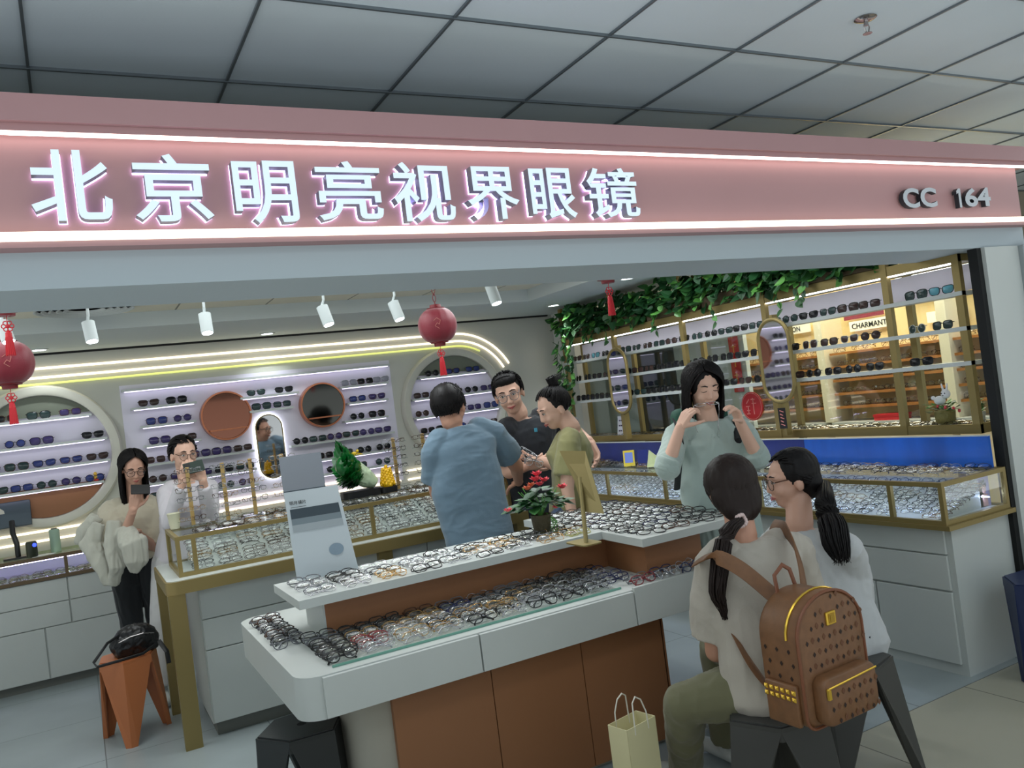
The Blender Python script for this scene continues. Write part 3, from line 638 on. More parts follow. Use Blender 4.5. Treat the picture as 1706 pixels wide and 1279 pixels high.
rack(318, 873, 4.95, 'leftmost spectacle rack, in front of the photographing woman', 6, ['brown', 'brown', 'gold-rimmed', 'grey'])
rack(381, 868, 5.0, 'second rack from left, clear arms on a gold post', 6, ['silver', 'grey', 'gold-rimmed', 'brown'])
rack(427, 858, 5.1, 'third rack from left, beside the pill mirror', 5, ['grey', 'brown', 'gold-rimmed'])
rack(466, 845, 5.2, 'fourth rack from left, partly behind grey panel', 5, ['silver', 'gold-rimmed'])
rack(657, 815, 5.25, 'rack right of the golden figure, full of dark frames', 6, ['black', 'black', 'brown', 'silver'])
rack(699, 806, 5.15, "rightmost rack, beside blue T-shirt man", 6, ['black', 'brown', 'black'])
# ------------------------------------------------------------------ sunglasses on the back wall
def sunrow(x0, x1, z, n, where, cols=None, miss=(), y=BY - .065):
    cols = cols or ['black', 'purple', 'blue', 'green-grey', 'brown']; k2 = 0
    for k in range(n):
        if k in miss: continue
        x = x0 + (x1 - x0) * (k + .5) / n; lc = random.choice(cols); kd = random.choice(['big', 'cat', 'square', 'round'])
        place(random.choice(['black', 'black', 'brown']) if lc != 'pale grey' else 'silver', kd, (x, y, z + .029), (-.12 + J(.05), 0, J(.12)), '%s-lensed sunglasses, %s from left, %s' % (lc, ORD[k2], where), 'sunglasses on the back wall', 'sunglasses', sun=lc, s=1.16); k2 += 1
for nm, c in (('left', LAC), ('right', RAC)):
    for k, z in enumerate((1.88, 1.69, 1.523, 1.365)):
        h = niche(c, z + .04); sunrow(c[0] - h, c[0] + h, z, max(3, int(2 * h / .158)), '%s shelf of the %s niche' % (ORD[k], nm), miss=(3,) if (nm == 'left' and k == 1) else ())
sunrow(.45, .86, MIDZ[0], 2, 'first short shelf on glowing panel'); sunrow(.50, .88, MIDZ[1], 2, 'second short shelf on glowing panel'); sunrow(.50, .9, MIDZ[2], 2, 'third short shelf on glowing panel')
sunrow(1.26, 1.72, 1.875, 2, 'upper shelf between copper mirrors', ['green-grey', 'black']); sunrow(1.32, 1.66, 1.757, 2, 'lower shelf between copper mirrors', ['black', 'green-grey'])
sunrow(2.10, 2.54, MIDZ[0] - .01, 3, 'top shelf right of dark mirror', ['black', 'pale grey', 'purple']); sunrow(2.14, 2.50, MIDZ[1] - .01, 2, 'second shelf right of dark mirror', ['blue', 'purple']); sunrow(2.12, 2.48, MIDZ[2] - .01, 2, 'third shelf right of dark mirror', ['black'])
for k in range(3):
    sunrow(.47, 1.30, MIDZ[3 + k], 5, '%s low shelf left of pill mirror' % ORD[k]); sunrow(1.62, 2.50, MIDZ[3 + k] - .01, 6 - k, '%s low shelf right of pill mirror' % ORD[k], ['black', 'black', 'purple', 'green-grey'])
# right display frame: three shelves, facing the shop (-x)
for k, z in enumerate((1.85, 1.665, 1.482)):
    ys = np.arange(2.80, 6.5, .152) if k == 0 else np.arange(2.82, 6.5, .152)
    for q, y in enumerate(ys):
        if (k == 2 and q in (0,)) or (k == 1 and q == 2) or any(abs(y - p) < .045 for p in (3.11,)): continue
        lc = random.choice(['black', 'black', 'black', 'brown', 'green-grey', 'mirrored teal' if k == 0 else 'black']); bay = sum(y > p for p in (3.11, 4.05, 4.90, 5.80))
        place('black' if random.random() < .85 else 'clear-rimmed', random.choice(['cat', 'square', 'round', 'big']), (DX0 + .022, y, z + .024), (-.1, 0, -PI / 2 + J(.2)), '%s sunglasses, %s from the near end, %s display-frame shelf' % (lc if lc != 'black' else 'black', ORD[q] if q < 20 else ORD[q - 20].replace('first', 'twenty-first').replace('second', 'twenty-second').replace('third', 'twenty-third').replace('fourth', 'twenty-fourth').replace('fifth', 'twenty-fifth'), ['top', 'middle', 'bottom'][k]), 'sunglasses on the gold display frame', 'sunglasses', sun=lc, s=1.08)
# ------------------------------------------------------------------ everything else lies in the cases: one mass
def fill(x0, x1, y0, y1, z, dx, dy, along='x', lean=62, p=.96, slope=0.):
    for x in np.arange(x0, x1, dx):
        for y in np.arange(y0, y1, dy):
            if random.random() > p: continue
            a = math.radians(lean + J(10)); rz = (0 if along == 'x' else -PI / 2) + J(.15)
            heap((x + J(.006), y + J(.005), z + slope * ((y - y0) if along == 'x' else (x - x0)) + .02 * math.cos(a) + .003), Euler((-a, J(.05), rz)), random.uniform(.95, 1.05))
fill(.56, 2.36, 4.83, 5.20, MT + .018, .142, .036, slope=.38, lean=55)
fill(.60, 2.36, 4.83, 4.95, CZ + .001, .142, .055, p=.75); fill(.62, 2.34, 5.2, 5.27, CZ + .001, .142, .06, p=.8)
fill(3.62, 3.97, 2.62, 6.2, RT + .018, .036, .142, 'y', slope=.34, lean=55); fill(3.82, 4.0, 2.62, 6.2, .942, .06, .142, 'y', p=.85)
fill(DX0 + .04, DX1 - .03, 2.75, 6.55, 1.144, .05, .142, 'y', lean=70)
fill(-1.0, .9, 6.78, 6.98, .754, .142, .05)
HEAP.build('spectacles_mass', HMAT, smooth='all', label='close-packed rows of assorted spectacles filling the glass cases and frame tray', cat='spectacles', kind='stuff')
# ------------------------------------------------------------------ neighbouring shop beyond the frame
warmw = mat('warm_wall', (236, 214, 158), .6); oak = mat('oak_shelf', (176, 116, 58), .5, vary=.15, vscale=8)
structure('wall_neighbour', MB().box((6.0, 3.5, 0), (6.1, 7.1, 2.82)), warmw)
structure('wall_back', MB().box((4.45, 7.1, 0), (6.1, 7.2, 2.82)), mat('pale_partition', (192, 200, 196), .6))
structure('wall_partition', MB().box((4.9, 6.55, 0), (4.94, 7.1, 2.3)), mat('pale_partition'))
structure('wall_partition', MB().box((4.9, 5.95, 0), (4.94, 6.55, 2.3)), mat('dark_glass_wall', (38, 48, 58), .2))
structure('wall_partition', MB().box((4.9, 5.06, 0), (4.94, 5.95, 2.3)), mat('pale_partition'))
area('neighbour_lamp', (5.3, 4.4, 2.7), .6, 60, (1, .9, .70), sy=2.4)
ns = thing('lit_wall_shelving', 'warm yellow-lit wooden shelving of the neighbouring shop seen through the frame', 'shelving', (0, 0, 0))
for (y0, y1) in ((3.52, 3.84), (3.90, 4.97), (5.07, 6.2)):
    for k in range(5):
        z = 1.14 + k * .115
        MB().box((5.78, y0, z), (6.0, y1, z + .02)).build('shelf_board', oak, ns)
        if k == 4: MB().box((5.97, y0, 1.985), (5.98, y1, 1.995)).build('light_strip', mat('led_amber', (255, 230, 150), emit=6, ecol=(255, 215, 120)), ns)
    MB().box((5.72, y0, .0), (6.0, y1, 1.0)).build('cabinet', mat('warm_cabinet', (222, 206, 170), .5), ns)
    MB().box((5.70, y0, 1.0), (6.0, y1, 1.03)).build('cabinet_top', white, ns)
for y in (3.87, 5.02): MB().box((5.74, y - .03, 1.03), (6.0, y + .05, 2.0)).build('divider', mat('pale_cream', (232, 226, 200), .5), ns)
# distant frames on those shelves: a mass of their own
s = MB()
for (y0, y1) in ((3.55, 3.84), (3.92, 4.95), (5.1, 6.1)):
    for k in range(5):
        for y in np.arange(y0 + .06, y1, .15):
            t = random.choice(HT); M = TRS((5.82, y + J(.02), 1.183 + k * .115), rz=-PI / 2); n = len(s.v)
            s.v += [tuple(M @ Vector(v)) for v in t.v]; s.f += [tuple(i + n for i in f) for f in t.f]; s.m += list(t.m)
s.build('neighbour_spectacles', [FR['brown'], clear], label='rows of tiny brown frames on the neighbouring shop\'s wooden shelves', cat='spectacles', kind='stuff')
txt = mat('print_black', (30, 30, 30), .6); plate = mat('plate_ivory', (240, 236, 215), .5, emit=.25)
MX = Matrix(((0, 0, -1, 0), (-1, 0, 0, 0), (0, 1, 0, 0), (0, 0, 0, 1)))   # text plane facing -x
def plate_sign(body, y, z, w, h, th, label):
    t = thing('name_plate', label, 'sign', (5.97, y, z), group='name plates in the neighbouring shop')
    MB().box((-.006, -w / 2, -h / 2), (0, w / 2, h / 2)).build('plate', plate, t)
    lettering('lettering', body, .1, .001, txt, txt, Matrix.Translation((-.009, 0, 0)) @ MX, t, off=.001, h=th)
plate_sign('CHARMANT', 4.68, 1.825, .40, .085, .045, 'ivory plate reading CHARMANT above the middle wooden shelves')
plate_sign('LON', 5.48, 1.885, .36, .085, .045, 'ivory plate ending in LON beside the near pill mirror')
plate_sign('MONT', 3.98, 1.80, .34, .085, .045, 'ivory plate starting MONT at the right end of wooden shelves')
t = thing('red_banner', 'dark red banner strip above the CHARMANT plate', 'banner', (5.96, 4.72, 1.915)); MB().box((-.004, -.2, -.03), (0, .2, .022)).build('cloth', mat('banner_red', (135, 40, 60), .6), t)
lb = thing('lit_box_sign', 'bright white glowing shop sign high at the frame\'s right end', 'sign', (5.9, 3.98, 2.10)); MB().box((-.02, -.32, -.085), (0, .34, .085)).build('light_panel', mat('box_glow', (225, 240, 245), emit=.9, ecol=(205, 228, 238)), lb)
lettering('lettering', '眼镜', .1, .002, mat('white_glow', (255, 255, 255), emit=3), mat('white_glow'), Matrix.Translation((-.024, 0, 0)) @ MX, lb, off=.002, h=.12)
# red paper cuts
redp = mat('red_paper', (196, 38, 46), .5); paleink = mat('pink_ink', (238, 150, 140), .5)
t = thing('paper_cut', 'round red festive paper cut with pale pattern on the glass behind the frame', 'decoration', (4.362, 4.50, 1.31))
YZ = Matrix(((0, 0, 1, 0), (1, 0, 0, 0), (0, 1, 0, 0), (0, 0, 0, 1)))
MB().prism(ring_pts(0, 0, .105, 40), -.002, .002, M=YZ).build('paper', redp, t)
s = MB(); 
for r in (.096,): s.tube([(-.004, r * math.cos(2 * PI * k / 40), r * math.sin(2 * PI * k / 40)) for k in range(40)], .0022, 4, closed=True)
for a, b, c, d in ((-.04, .05, .0, .05), (-.045, .02, -.005, .02), (-.02, .06, -.02, -.06), (.02, .05, .05, .02), (.02, .0, .055, .0), (.02, -.03, .05, -.03), (.035, .0, .035, -.055), (.02, -.055, .055, -.055)): s.tube([(-.004, a, b), (-.004, c, d)], .004, 4)
s.build('pattern', paleink, t)
t = thing('red_box', 'small red box on the neighbouring shop\'s white cabinet top', 'box', (5.80, 4.45, 1.03)); MB().box((-.06, -.13, 0), (.06, .13, .045), bev=.004).build('box_body', redp, t); MB().box((-.062, -.132, .03), (.062, .132, .05)).build('lid', redp, t)
t = thing('door_scroll', 'vertical red paper scroll hanging on the pale partition behind the frame', 'decoration', (4.89, 5.17, 1.70)); MB().box((-.004, -.06, -.30), (0, .05, .28)).build('paper', redp, t)
s = MB()
for k in range(4): s.tube([(-.007, -.03, .2 - k * .12), (-.007, .02, .2 - k * .12)], .004, 4); s.tube([(-.007, -.005, .22 - k * .12), (-.007, -.005, .15 - k * .12)], .004, 4)
s.build('pattern', mat('gold_ink', (220, 180, 90), .4), t)
# far wall right of the jamb
structure('wall_far_right', MB().box((7.5, 1.5, 0), (7.6, 8, 2.82)), mat('beige_far_wall', (178, 172, 160), .6))
t = thing('red_poster', 'narrow red poster glimpsed at the right edge beyond the aluminium post', 'poster', (7.49, 3.47, 1.93)); MB().box((-.01, -.2, -.3), (0, .3, .26)).build('sheet', mat('poster_red', (190, 60, 75), .5), t)
# ------------------------------------------------------------------ trailing plants on the frame
leafm = [mat('leaf_green', (48, 98, 46), .4, vary=.3, vscale=14), mat('leaf_dark', (34, 78, 42), .4), mat('leaf_light', (96, 158, 74), .4)]
def leaf(s, p, d, n, L, mi):
    """heart-shaped leaf: base p, pointing d, normal n"""
    d = Vector(d).normalized(); n = Vector(n); n = (n - d * n.dot(d)).normalized(); w = d.cross(n); p = Vector(p)
    rows = [(0, .0, 0), (-.08, .30, .02), (.12, .46, .05), (.38, .44, .06), (.68, .26, .03), (1.0, 0, -.06)]
    vs = []
    for (t, h, z) in rows: c = p + d * L * t - n * L * z * .5; vs += [c - w * h * L + n * L * .10 * h * 2, c, c + w * h * L + n * L * .10 * h * 2]
    fs = []
    for k in range(len(rows) - 1): a = 3 * k; fs += [(a, a + 1, a + 4, a + 3), (a + 1, a + 2, a + 5, a + 4)]
    s.add(vs, fs, mi)
def vine_plant(y0, y1, x, z, n, label, drops=3, top=.31):
    t = thing('trailing_plant', label, 'plant', (x, (y0 + y1) / 2, z), group='trailing plants on top of the display frame')
    h = (y1 - y0) / 2
    MB().box((-.08, -h + .03, .0), (.08, h - .03, .09), bev=.01).build('planter', mat('planter_brown', (90, 74, 52), .6), t)
    s = MB(); st = MB()
    for k in range(n):
        yy = random.uniform(-h - .04, h + .04); zz = random.uniform(.02, top) * (1 - .3 * abs(yy / h)); xx = random.uniform(-.17, .12)
        leaf(s, (xx, yy, zz), (-.6 + J(.7), J(1), -.3 + J(.7)), (-.7, J(.5), .8 + J(.3)), random.uniform(.05, .095), random.choice((0, 0, 1, 1, 1, 2)))
    st.tube([(0, -h + .02, .07), (0, h - .02, .07)], .004, 4)
    for k in range(26): 
        yy = random.uniform(-h, h); st.tube([(0, yy, .07), (-.05, yy + J(.06), .16 + J(.05)), (-.12, yy + J(.1), .12 + J(.08))], .003, 4)
    for k in range(drops):
        yy = random.uniform(-h, h); L = random.uniform(.08, .2); xx = -.11
        pts = [(0, yy, .07), (xx, yy, .06)] + [(xx + J(.01) - .02, yy + J(.015), .06 - L * q / 4) for q in range(1, 5)]; st.tube(pts, .0025, 4)
        for q in range(1, 6): leaf(s, pts[q], (J(.6) - .4, J(1), -1), (-1, J(.4), .3), random.uniform(.04, .065), random.choice((0, 1, 2)))
    s.build('foliage', leafm, t); st.build('stem', leafm[0], t); return t
vine_plant(6.02, 6.62, 4.22, 2.06, 330, 'far trailing plant above the left end of the display frame', 4)
vine_plant(5.36, 6.0, 4.22, 2.06, 330, 'trailing plant above the frame, behind the cut-off red lantern', 2)
vine_plant(4.70, 5.34, 4.22, 2.06, 350, 'trailing plant above the frame left of the light-shirted woman', 1)
vine_plant(4.0, 4.68, 4.22, 2.06, 350, 'trailing plant above the frame over the light-shirted woman', 1)
vine_plant(3.15, 3.98, 4.22, 2.06, 620, 'near trailing plant, in shade above the frame\'s near bays', 4, .30)
t = thing('hanging_vine', 'long leafy vine hanging down the left end post of the display frame', 'plant', (4.12, 6.62, 2.06))
s = MB(); st = MB()
for v in range(4):
    L = (.95, .75, .45, .4)[v]; y0 = (-.02, -.12, .03, -.2)[v]; pts = [Vector((-.03 + J(.02), y0 + .03 * math.sin(q * 1.3 + v), -L * q / 12)) for q in range(13)]; st.tube(pts, .003, 4)
    for q in range(1, 13):
        for _ in range(2): leaf(s, pts[q], (J(.8) - .4, J(1), -.7), (-1, J(.5), .4), random.uniform(.04, .07), random.choice((0, 1, 2)))
s.build('foliage', leafm, t); st.build('stem', leafm[0], t)
# ------------------------------------------------------------------ lanterns
lr = mat('lantern_red', (124, 16, 38), .45, sheen=.3, bump=.1, bscale=120); lrd = mat('lantern_cap_red', (120, 16, 28), .45); lgold = mat('lantern_print', (190, 120, 110), .5); tas = mat('tassel_red', (205, 40, 52), .5)
def lantern(px, py, dep, label, R=.128, top=2.47, group='red paper lanterns'):
    c = P(px, py, dep); t = thing('red_lantern', label, 'lantern', c, group=group); H = R * .84
    s = MB(); rings = []
    for i in range(15):
        a = math.radians(-66 + 132 * i / 14); r = R * math.cos(a) ** .8; z = H * math.sin(a) / math.sin(math.radians(66))
        rings.append([Vector((r * (1 - .035 * (abs(math.cos(k * PI / 6)) < .3)) * math.cos(2 * PI * k / 48), r * (1 - .035 * (k % 4 == 0)) * math.sin(2 * PI * k / 48), z)) for k in range(48)])
    s.loft(rings); s.build('shade', lr, t, smooth=60)
    for sg in (1, -1): MB().lathe([(R * .44, sg * (H - .004)), (R * .46, sg * (H + .006)), (R * .30, sg * (H + .008)), (R * .28, sg * (H + .026)), (.002, sg * (H + .026))], 20).build('cap', lrd, t, smooth=30)
    s = MB(); q = [(-.02, .02), (.0, .035), (.02, .02), (.012, -.005), (.0, .005), (-.014, -.012), (.01, -.03)]
    vdir = Vector((-c.x, -c.y, 0)).normalized(); sd = Vector((-vdir.y, vdir.x, 0))
    for (a, b), (a2, b2) in zip(q, q[1:]): s.tube([vdir * (math.sqrt(R * R - b * b - a * a) + .001) + sd * a + Vector((0, 0, b)), vdir * (math.sqrt(R * R - b2 * b2 - a2 * a2) + .001) + sd * a2 + Vector((0, 0, b2))], .0018, 4)
    s.build('printed_mark', lgold, t)
    s = MB().tube([(0, 0, H + .02), (0, 0, H + .045)], .003, 6)
    zz = H + .045
    for k in range(2): s.tube([(.010 * math.sin(a * PI / 6), 0, zz + .022 + k * .05 - .022 * math.cos(a * PI / 6)) for a in range(12)], .0024, 5, closed=True); s.ell((0, 0, zz + .045 + k * .05), (.006, .006, .006), 8, 6)
    s.tube([(0, 0, zz + .09), (0, 0, top - c.z)], .0025, 6); s.build('cord', lrd, t)
    s = MB().tube([(0, 0, -H - .02), (0, 0, -H - .05)], .0018, 6); zk = -H - .072
    for k in range(6): a = k * PI / 3; s.tube([(.016 * math.cos(a) + .009 * math.cos(b * PI / 5), 0, zk + .016 * math.sin(a) + .009 * math.sin(b * PI / 5)) for b in range(10)], .0026, 4, closed=True)
    s.ell((0, 0, zk), (.01, .006, .01), 8, 6); s.build('knot', tas, t)
    s = MB().lathe([(.004, zk - .022), (.013, zk - .03), (.014, zk - .05), (.018, zk - .13), (.002, zk - .13)], 16)
    for k in range(16): a = 2 * PI * k / 16; s.tube([(.013 * math.cos(a), .013 * math.sin(a), zk - .05), (.019 * math.cos(a), .019 * math.sin(a), zk - .135)], .0025, 4)
    s.build('tassel', tas, t, smooth=True); return t
lantern(729, 542, 5.05, 'middle red paper lantern with tassel hanging over the blue T-shirt man', .12)
lantern(1008, 432, 4.6, 'red lantern cut off by the beam, its tassel hanging before the plants', .128)
lantern(12, 605, 4.2, 'full red lantern at the left edge with tassel below', .125)
lantern(5, 478, 3.75, 'red lantern at left edge mostly hidden above the beam', .128)
# ------------------------------------------------------------------ stools
def stool(name, label, c, rz, m, H=.45, Rt=.165, Rb=.20, group='faceted plastic stools'):
    """hexagonal seat on three folded legs"""
    t = thing(name, label, 'stool', (c[0], c[1], 0), rz, group)
    top = [(Rt * (1.0 if k % 2 == 0 else .92) * math.cos(PI / 3 * k), Rt * (1.0 if k % 2 == 0 else .92) * math.sin(PI / 3 * k)) for k in range(6)]
    s = MB().prism(top, H - .05, H - .006); s.prism([(x * .95, y * .95) for x, y in top], H - .006, H)
    s.build('seat', m, t)
    MB().prism(ring_pts(0, 0, .018, 16), H - .001, H + .0006).build('seat_hole', darkm, t)
    for k in range(3):
        a = PI * 2 / 3 * k; A = Vector((top[(2 * k - 1) % 6][0], top[(2 * k - 1) % 6][1], H - .02)); B = Vector((top[(2 * k) % 6][0], top[2 * k % 6][1], H - .02)); Cc = Vector((top[(2 * k + 1) % 6][0], top[(2 * k + 1) % 6][1], H - .02))
        d = Vector((math.cos(a), math.sin(a), 0)); w = Vector((-math.sin(a), math.cos(a), 0)); F = d * Rb
        f0, f1, f2 = F - w * .03 - d * .012, F + Vector((0, 0, 0)), F + w * .03 - d * .012
        inn = lambda p: Vector((p.x * .86, p.y * .86, p.z)); vs = [A, B, Cc, f0, f1, f2] + [inn(A), inn(B), inn(Cc), inn(f0) , inn(f1), inn(f2)]
        fs = [(0, 1, 4, 3), (1, 2, 5, 4), (7, 6, 9, 10), (8, 7, 10, 11), (0, 3, 9, 6), (2, 8, 11, 5), (3, 4, 10, 9), (4, 5, 11, 10), (1, 0, 6, 7), (2, 1, 7, 8)]
        MB().add(vs, fs).build('leg', m, t)
    return t
orange = mat('orange_plastic', (182, 108, 64), .4); dgrey = mat('charcoal_plastic', (62, 62, 60), .45); blk = mat('black_stool_plastic', (42, 45, 46), .35); navy = mat('navy_plastic', (30, 44, 84), .4)
stool('stool', 'orange faceted plastic stool carrying a black handbag', (.14, 5.16), math.radians(-100), orange)
stool('stool', 'black faceted stool half under the left end of the front counter', (.66, 3.29), math.radians(-60), blk, Rt=.175)
stool('stool', 'navy blue faceted stool cut off by the right edge', (3.90, 2.30), math.radians(170), navy, Rt=.19)
stool('stool', 'charcoal stool under the seated woman with the brown backpack', (1.98, 2.12), math.radians(-70), dgrey, Rt=.18, Rb=.23)
stool('stool', 'charcoal stool of the second seated woman, behind the backpack', (2.50, 2.27), math.radians(-40), dgrey, Rt=.175, Rb=.24)
# ------------------------------------------------------------------ handbag on the orange stool
lea = mat('black_leather', (20, 21, 24), .35, bump=.3, bscale=30)
# ------------------------------------------------------------------ people
def fuse(mb, voxel, smooth=3, fold=0., fscale=(9, 9, 4), seed=0, dec=None):
    """weld overlapping solids into one continuous surface; fold adds cloth wrinkles"""
    me = bpy.data.meshes.new('tmp'); me.from_pydata([tuple(v) for v in mb.v], [], mb.f)
    o = bpy.data.objects.new('tmp', me); COL.objects.link(o)
    r = o.modifiers.new('r', 'REMESH'); r.mode = 'VOXEL'; r.voxel_size = voxel; r.adaptivity = 0
    if smooth: sm = o.modifiers.new('s', 'SMOOTH'); sm.iterations = smooth; sm.factor = .5
    bpy.context.view_layer.update(); dg = bpy.context.evaluated_depsgraph_get()
    out = bpy.data.meshes.new_from_object(o.evaluated_get(dg)); bpy.data.objects.remove(o); bpy.data.meshes.remove(me)
    if fold:
        nv = len(out.vertices); co = np.empty(nv * 3); out.vertices.foreach_get('co', co); co = co.reshape(-1, 3); no = np.array([v.normal for v in out.vertices])
        d = np.empty(nv); sx, sy, sz = fscale
        for i in range(nv):
            x, y, z = co[i]; q = noise.noise((x * sx + seed, y * sy, z * sz)); p = noise.noise((x * sx * 2.3, y * sy * 2.3 + seed, z * sz * 2.3 + q * 2))
            d[i] = (1 - abs(q) * 3) * .6 + (1 - abs(p) * 3) * .4
        co += no * (d * fold)[:, None]; out.vertices.foreach_set('co', co.reshape(-1)); out.update()
    return out
def finish(me, name, m, parent, **kw):
    me.materials.clear(); me.materials.append(m); me.polygons.foreach_set('use_smooth', [True] * len(me.polygons)); me.name = name; return put(name, me, parent, **kw)
def headM(c, face, up=(0, 0, 1), s=1.):
    f = Vector(face).normalized(); u = Vector(up); r = f.cross(u).normalized(); u = r.cross(f)
    return Matrix.Translation(c) @ Matrix((r, f, u)).transposed().to_4x4() @ Matrix.Scale(s, 4)
def add_head(mb, M):
    E_ = lambda c, r, sg=14, rw=10: mb.ell((0, 0, 0), (1, 1, 1), sg, rw, M=None) if 0 else mb._mg(MB().ell(c, r, sg, rw), M)
    E_((0, -.012, .028), (.075, .094, .088)); E_((0, .018, -.03), (.060, .068, .072)); E_((0, .035, -.075), (.034, .042, .032)); E_((0, .060, .0), (.050, .030, .055))
    for sg in (-1, 1): E_((sg * .030, .062, -.028), (.026, .024, .026)); E_((sg * .076, -.008, -.012), (.009, .020, .030)); E_((sg * .028, .070, .030), (.026, .018, .010))
    n = MB().cone((0, .086, .018), .007, (0, .098, -.022), .011, 10); n.ell((0, .095, -.026), (.016, .011, .009)); mb._mg(n, M)
    E_((0, .084, -.055), (.020, .010, .010))
lipm = mat('lips', (176, 92, 88), .4); eyew = mat('eye_white', (215, 210, 205), .3); eyed = mat('eye_dark', (20, 14, 12), .15)
def face_parts(root, M, hairm, closed=False, lips=lipm, smile=False):
    s = MB()
    for sg in (-1, 1):
        if not closed: s._mg(MB().ell((sg * .030, .082, .010), (.0118, .0075, .0042), 12, 8), M)
    if s.v: s.build('eyes', eyew, root, smooth=True)
    s = MB()
    for sg in (-1, 1):
        if not closed: s._mg(MB().ell((sg * .030, .0875, .010), (.0048, .004, .0043), 10, 8), M)
        s._mg(MB().tube([(sg * .015, .086, .010), (sg * .024, .0895, .0165 if not closed else .007), (sg * .036, .0885, .0165 if not closed else .006), (sg * .046, .082, .011 if not closed else .008)], [.001, .0018, .0018, .001], 5), M)
    s.build('eyelids' if closed else 'irises', eyed, root, smooth=True)
    s = MB()
    for sg in (-1, 1): s._mg(MB().tube([(sg * .013, .089, .032), (sg * .028, .090, .038), (sg * .047, .080, .033)], [.0028, .0034, .0015], 6), M)
    s.build('eyebrows', hairm, root, smooth=True)
    s = MB(); w = .024 if smile else .019; k = .004 if smile else 0
    s._mg(MB().tube([(-w, .083, -.056 + k), (-.008, .0925, -.053), (0, .094, -.054), (.008, .0925, -.053), (w, .083, -.056 + k)], [.0012, .0036, .0032, .0036, .0012], 7), M)
    s._mg(MB().tube([(-w, .083, -.057 + k), (0, .0925, -.062), (w, .083, -.057 + k)], [.001, .0046, .001], 7), M)
    s.build('lips', lips, root, smooth=True)
RX_, RY_, RZ_, HC = .086, .103, .099, Vector((0, -.014, .026))
def scalp(d, k=1.0):
    d = Vector(d).normalized(); return HC + Vector((d.x * RX_, d.y * RY_, d.z * RZ_)) * k
def slerp(a, b, t):
    a, b = Vector(a).normalized(), Vector(b).normalized(); w = a.angle(b)
    if w < 1e-4: return a
    return (a * math.sin((1 - t) * w) + b * math.sin(t * w)) / math.sin(w)
def hair_cap(s, M, k=1.0, c=(0, -.030, .036), r=(.084, .093, .090)): s._mg(MB().ell(c, tuple(x * k for x in r), 24, 16), M)
def hair_volume(s, M, ells, vox=.006):
    m = MB()
    for c, r in ells: m._mg(MB().ell(c, r, 24, 16), M)
    me = fuse(m, vox, 10, .0022, (60, 60, 8)); s.add([v.co for v in me.vertices], [tuple(p.vertices) for p in me.polygons], 0); bpy.data.meshes.remove(me)
def strand(s, pts, r0, r1=.0006, seg=4, mi=0): n = len(pts); s.tube(pts, [r0 + (r1 - r0) * (i / (n - 1)) ** 2 for i in range(n)], seg, mi, cap=False)
def short_hair(s, M, n=900, L=.35):
    for _ in range(n):
        th = random.uniform(-PI, PI); z = random.uniform(-.6, 1); d = Vector((math.cos(th) * math.sqrt(max(0, 1 - z * z)), math.sin(th) * math.sqrt(max(0, 1 - z * z)), z))
        if d.y > .35 and d.z < .62: continue
        if abs(d.x) > .7 and d.z < -.05 and d.y > -.1: continue
        if d.z < -.2 and d.y > -.3: continue
        front_ = d.y > .1 and d.z > .5; flow = Vector((J(.4), .5 if front_ else -.2 + J(.3), .3 if front_ else -1)); e = (d + flow * L * (.55 if front_ else 1)).normalized()
        lift = random.uniform(.03, .13) if front_ else (random.uniform(.0, .06) if d.z > .5 else random.uniform(0, .02))
        strand(s, [M @ scalp(slerp(d, e, t), .985 + .03 * t * 1.5 + lift * math.sin(t * PI * .6)) for t in (0, .33, .66, 1)], .0032, .001)
def long_hair(s, M, Mw, n=420, part=0., zend=-.30, front=.35, spread=.055, fringe=False, back=True, puff=1.0):
    """parted on top, falls over the sides and back; Mw: lowest world z offset given in head-local z"""
    for _ in range(n):
        y0 = random.uniform(-.75, .62); sg = random.choice((-1, 1)); d0 = Vector((part + sg * .04, y0, math.sqrt(max(.05, 1 - y0 * y0))))
        if random.random() < .62 or not back: az = random.uniform(-.35, front) if y0 > -.2 else random.uniform(-.9, .1)
        else: az = random.uniform(-1.4, -.5)
        d1 = Vector((sg * math.cos(az), math.sin(az), -.25)); pts = [scalp(slerp(d0, d1, t), (1.02 + .06 * math.sin(PI * t) + random.uniform(0, .05)) * (1 + (puff - 1) * t)) for t in np.linspace(0, 1, 7)]
        e = pts[-1]; zz = zend * random.uniform(.82, 1.05); wob = J(.012)
        for t in (.25, .5, .75, 1): pts.append(Vector((e.x * (1 + .05 * math.sin(t * 3)) + wob * t - e.x * .25 * t * t, e.y * (1 - .2 * t) + J(.004) + (.02 if az > 0 else 0) * t, e.z + (zz - e.z) * t)))
        strand(s, [M @ p for p in pts], random.uniform(.003, .0055), .0012)
def tied_hair(s, M, tie, n=420, low=-.55):
    """all hair swept back over the skull to the tie point (head-local)"""
    td = (Vector(tie) - HC).normalized()
    for _ in range(n):
        th = random.uniform(-PI, PI); z = random.uniform(low, .98); d = Vector((math.cos(th) * math.sqrt(1 - z * z), math.sin(th) * math.sqrt(1 - z * z), z))
        if d.y > .30 and d.z < .60: continue
        if d.y > -.05 and d.z < .0: continue
        pts = [scalp(slerp(d, td, t), 1.0 + .035 * math.sin(PI * t) + random.uniform(0, .03)) for t in np.linspace(0, .93, 7)] + [Vector(tie)]
        strand(s, [M @ p for p in pts], random.uniform(.003, .005), .003)
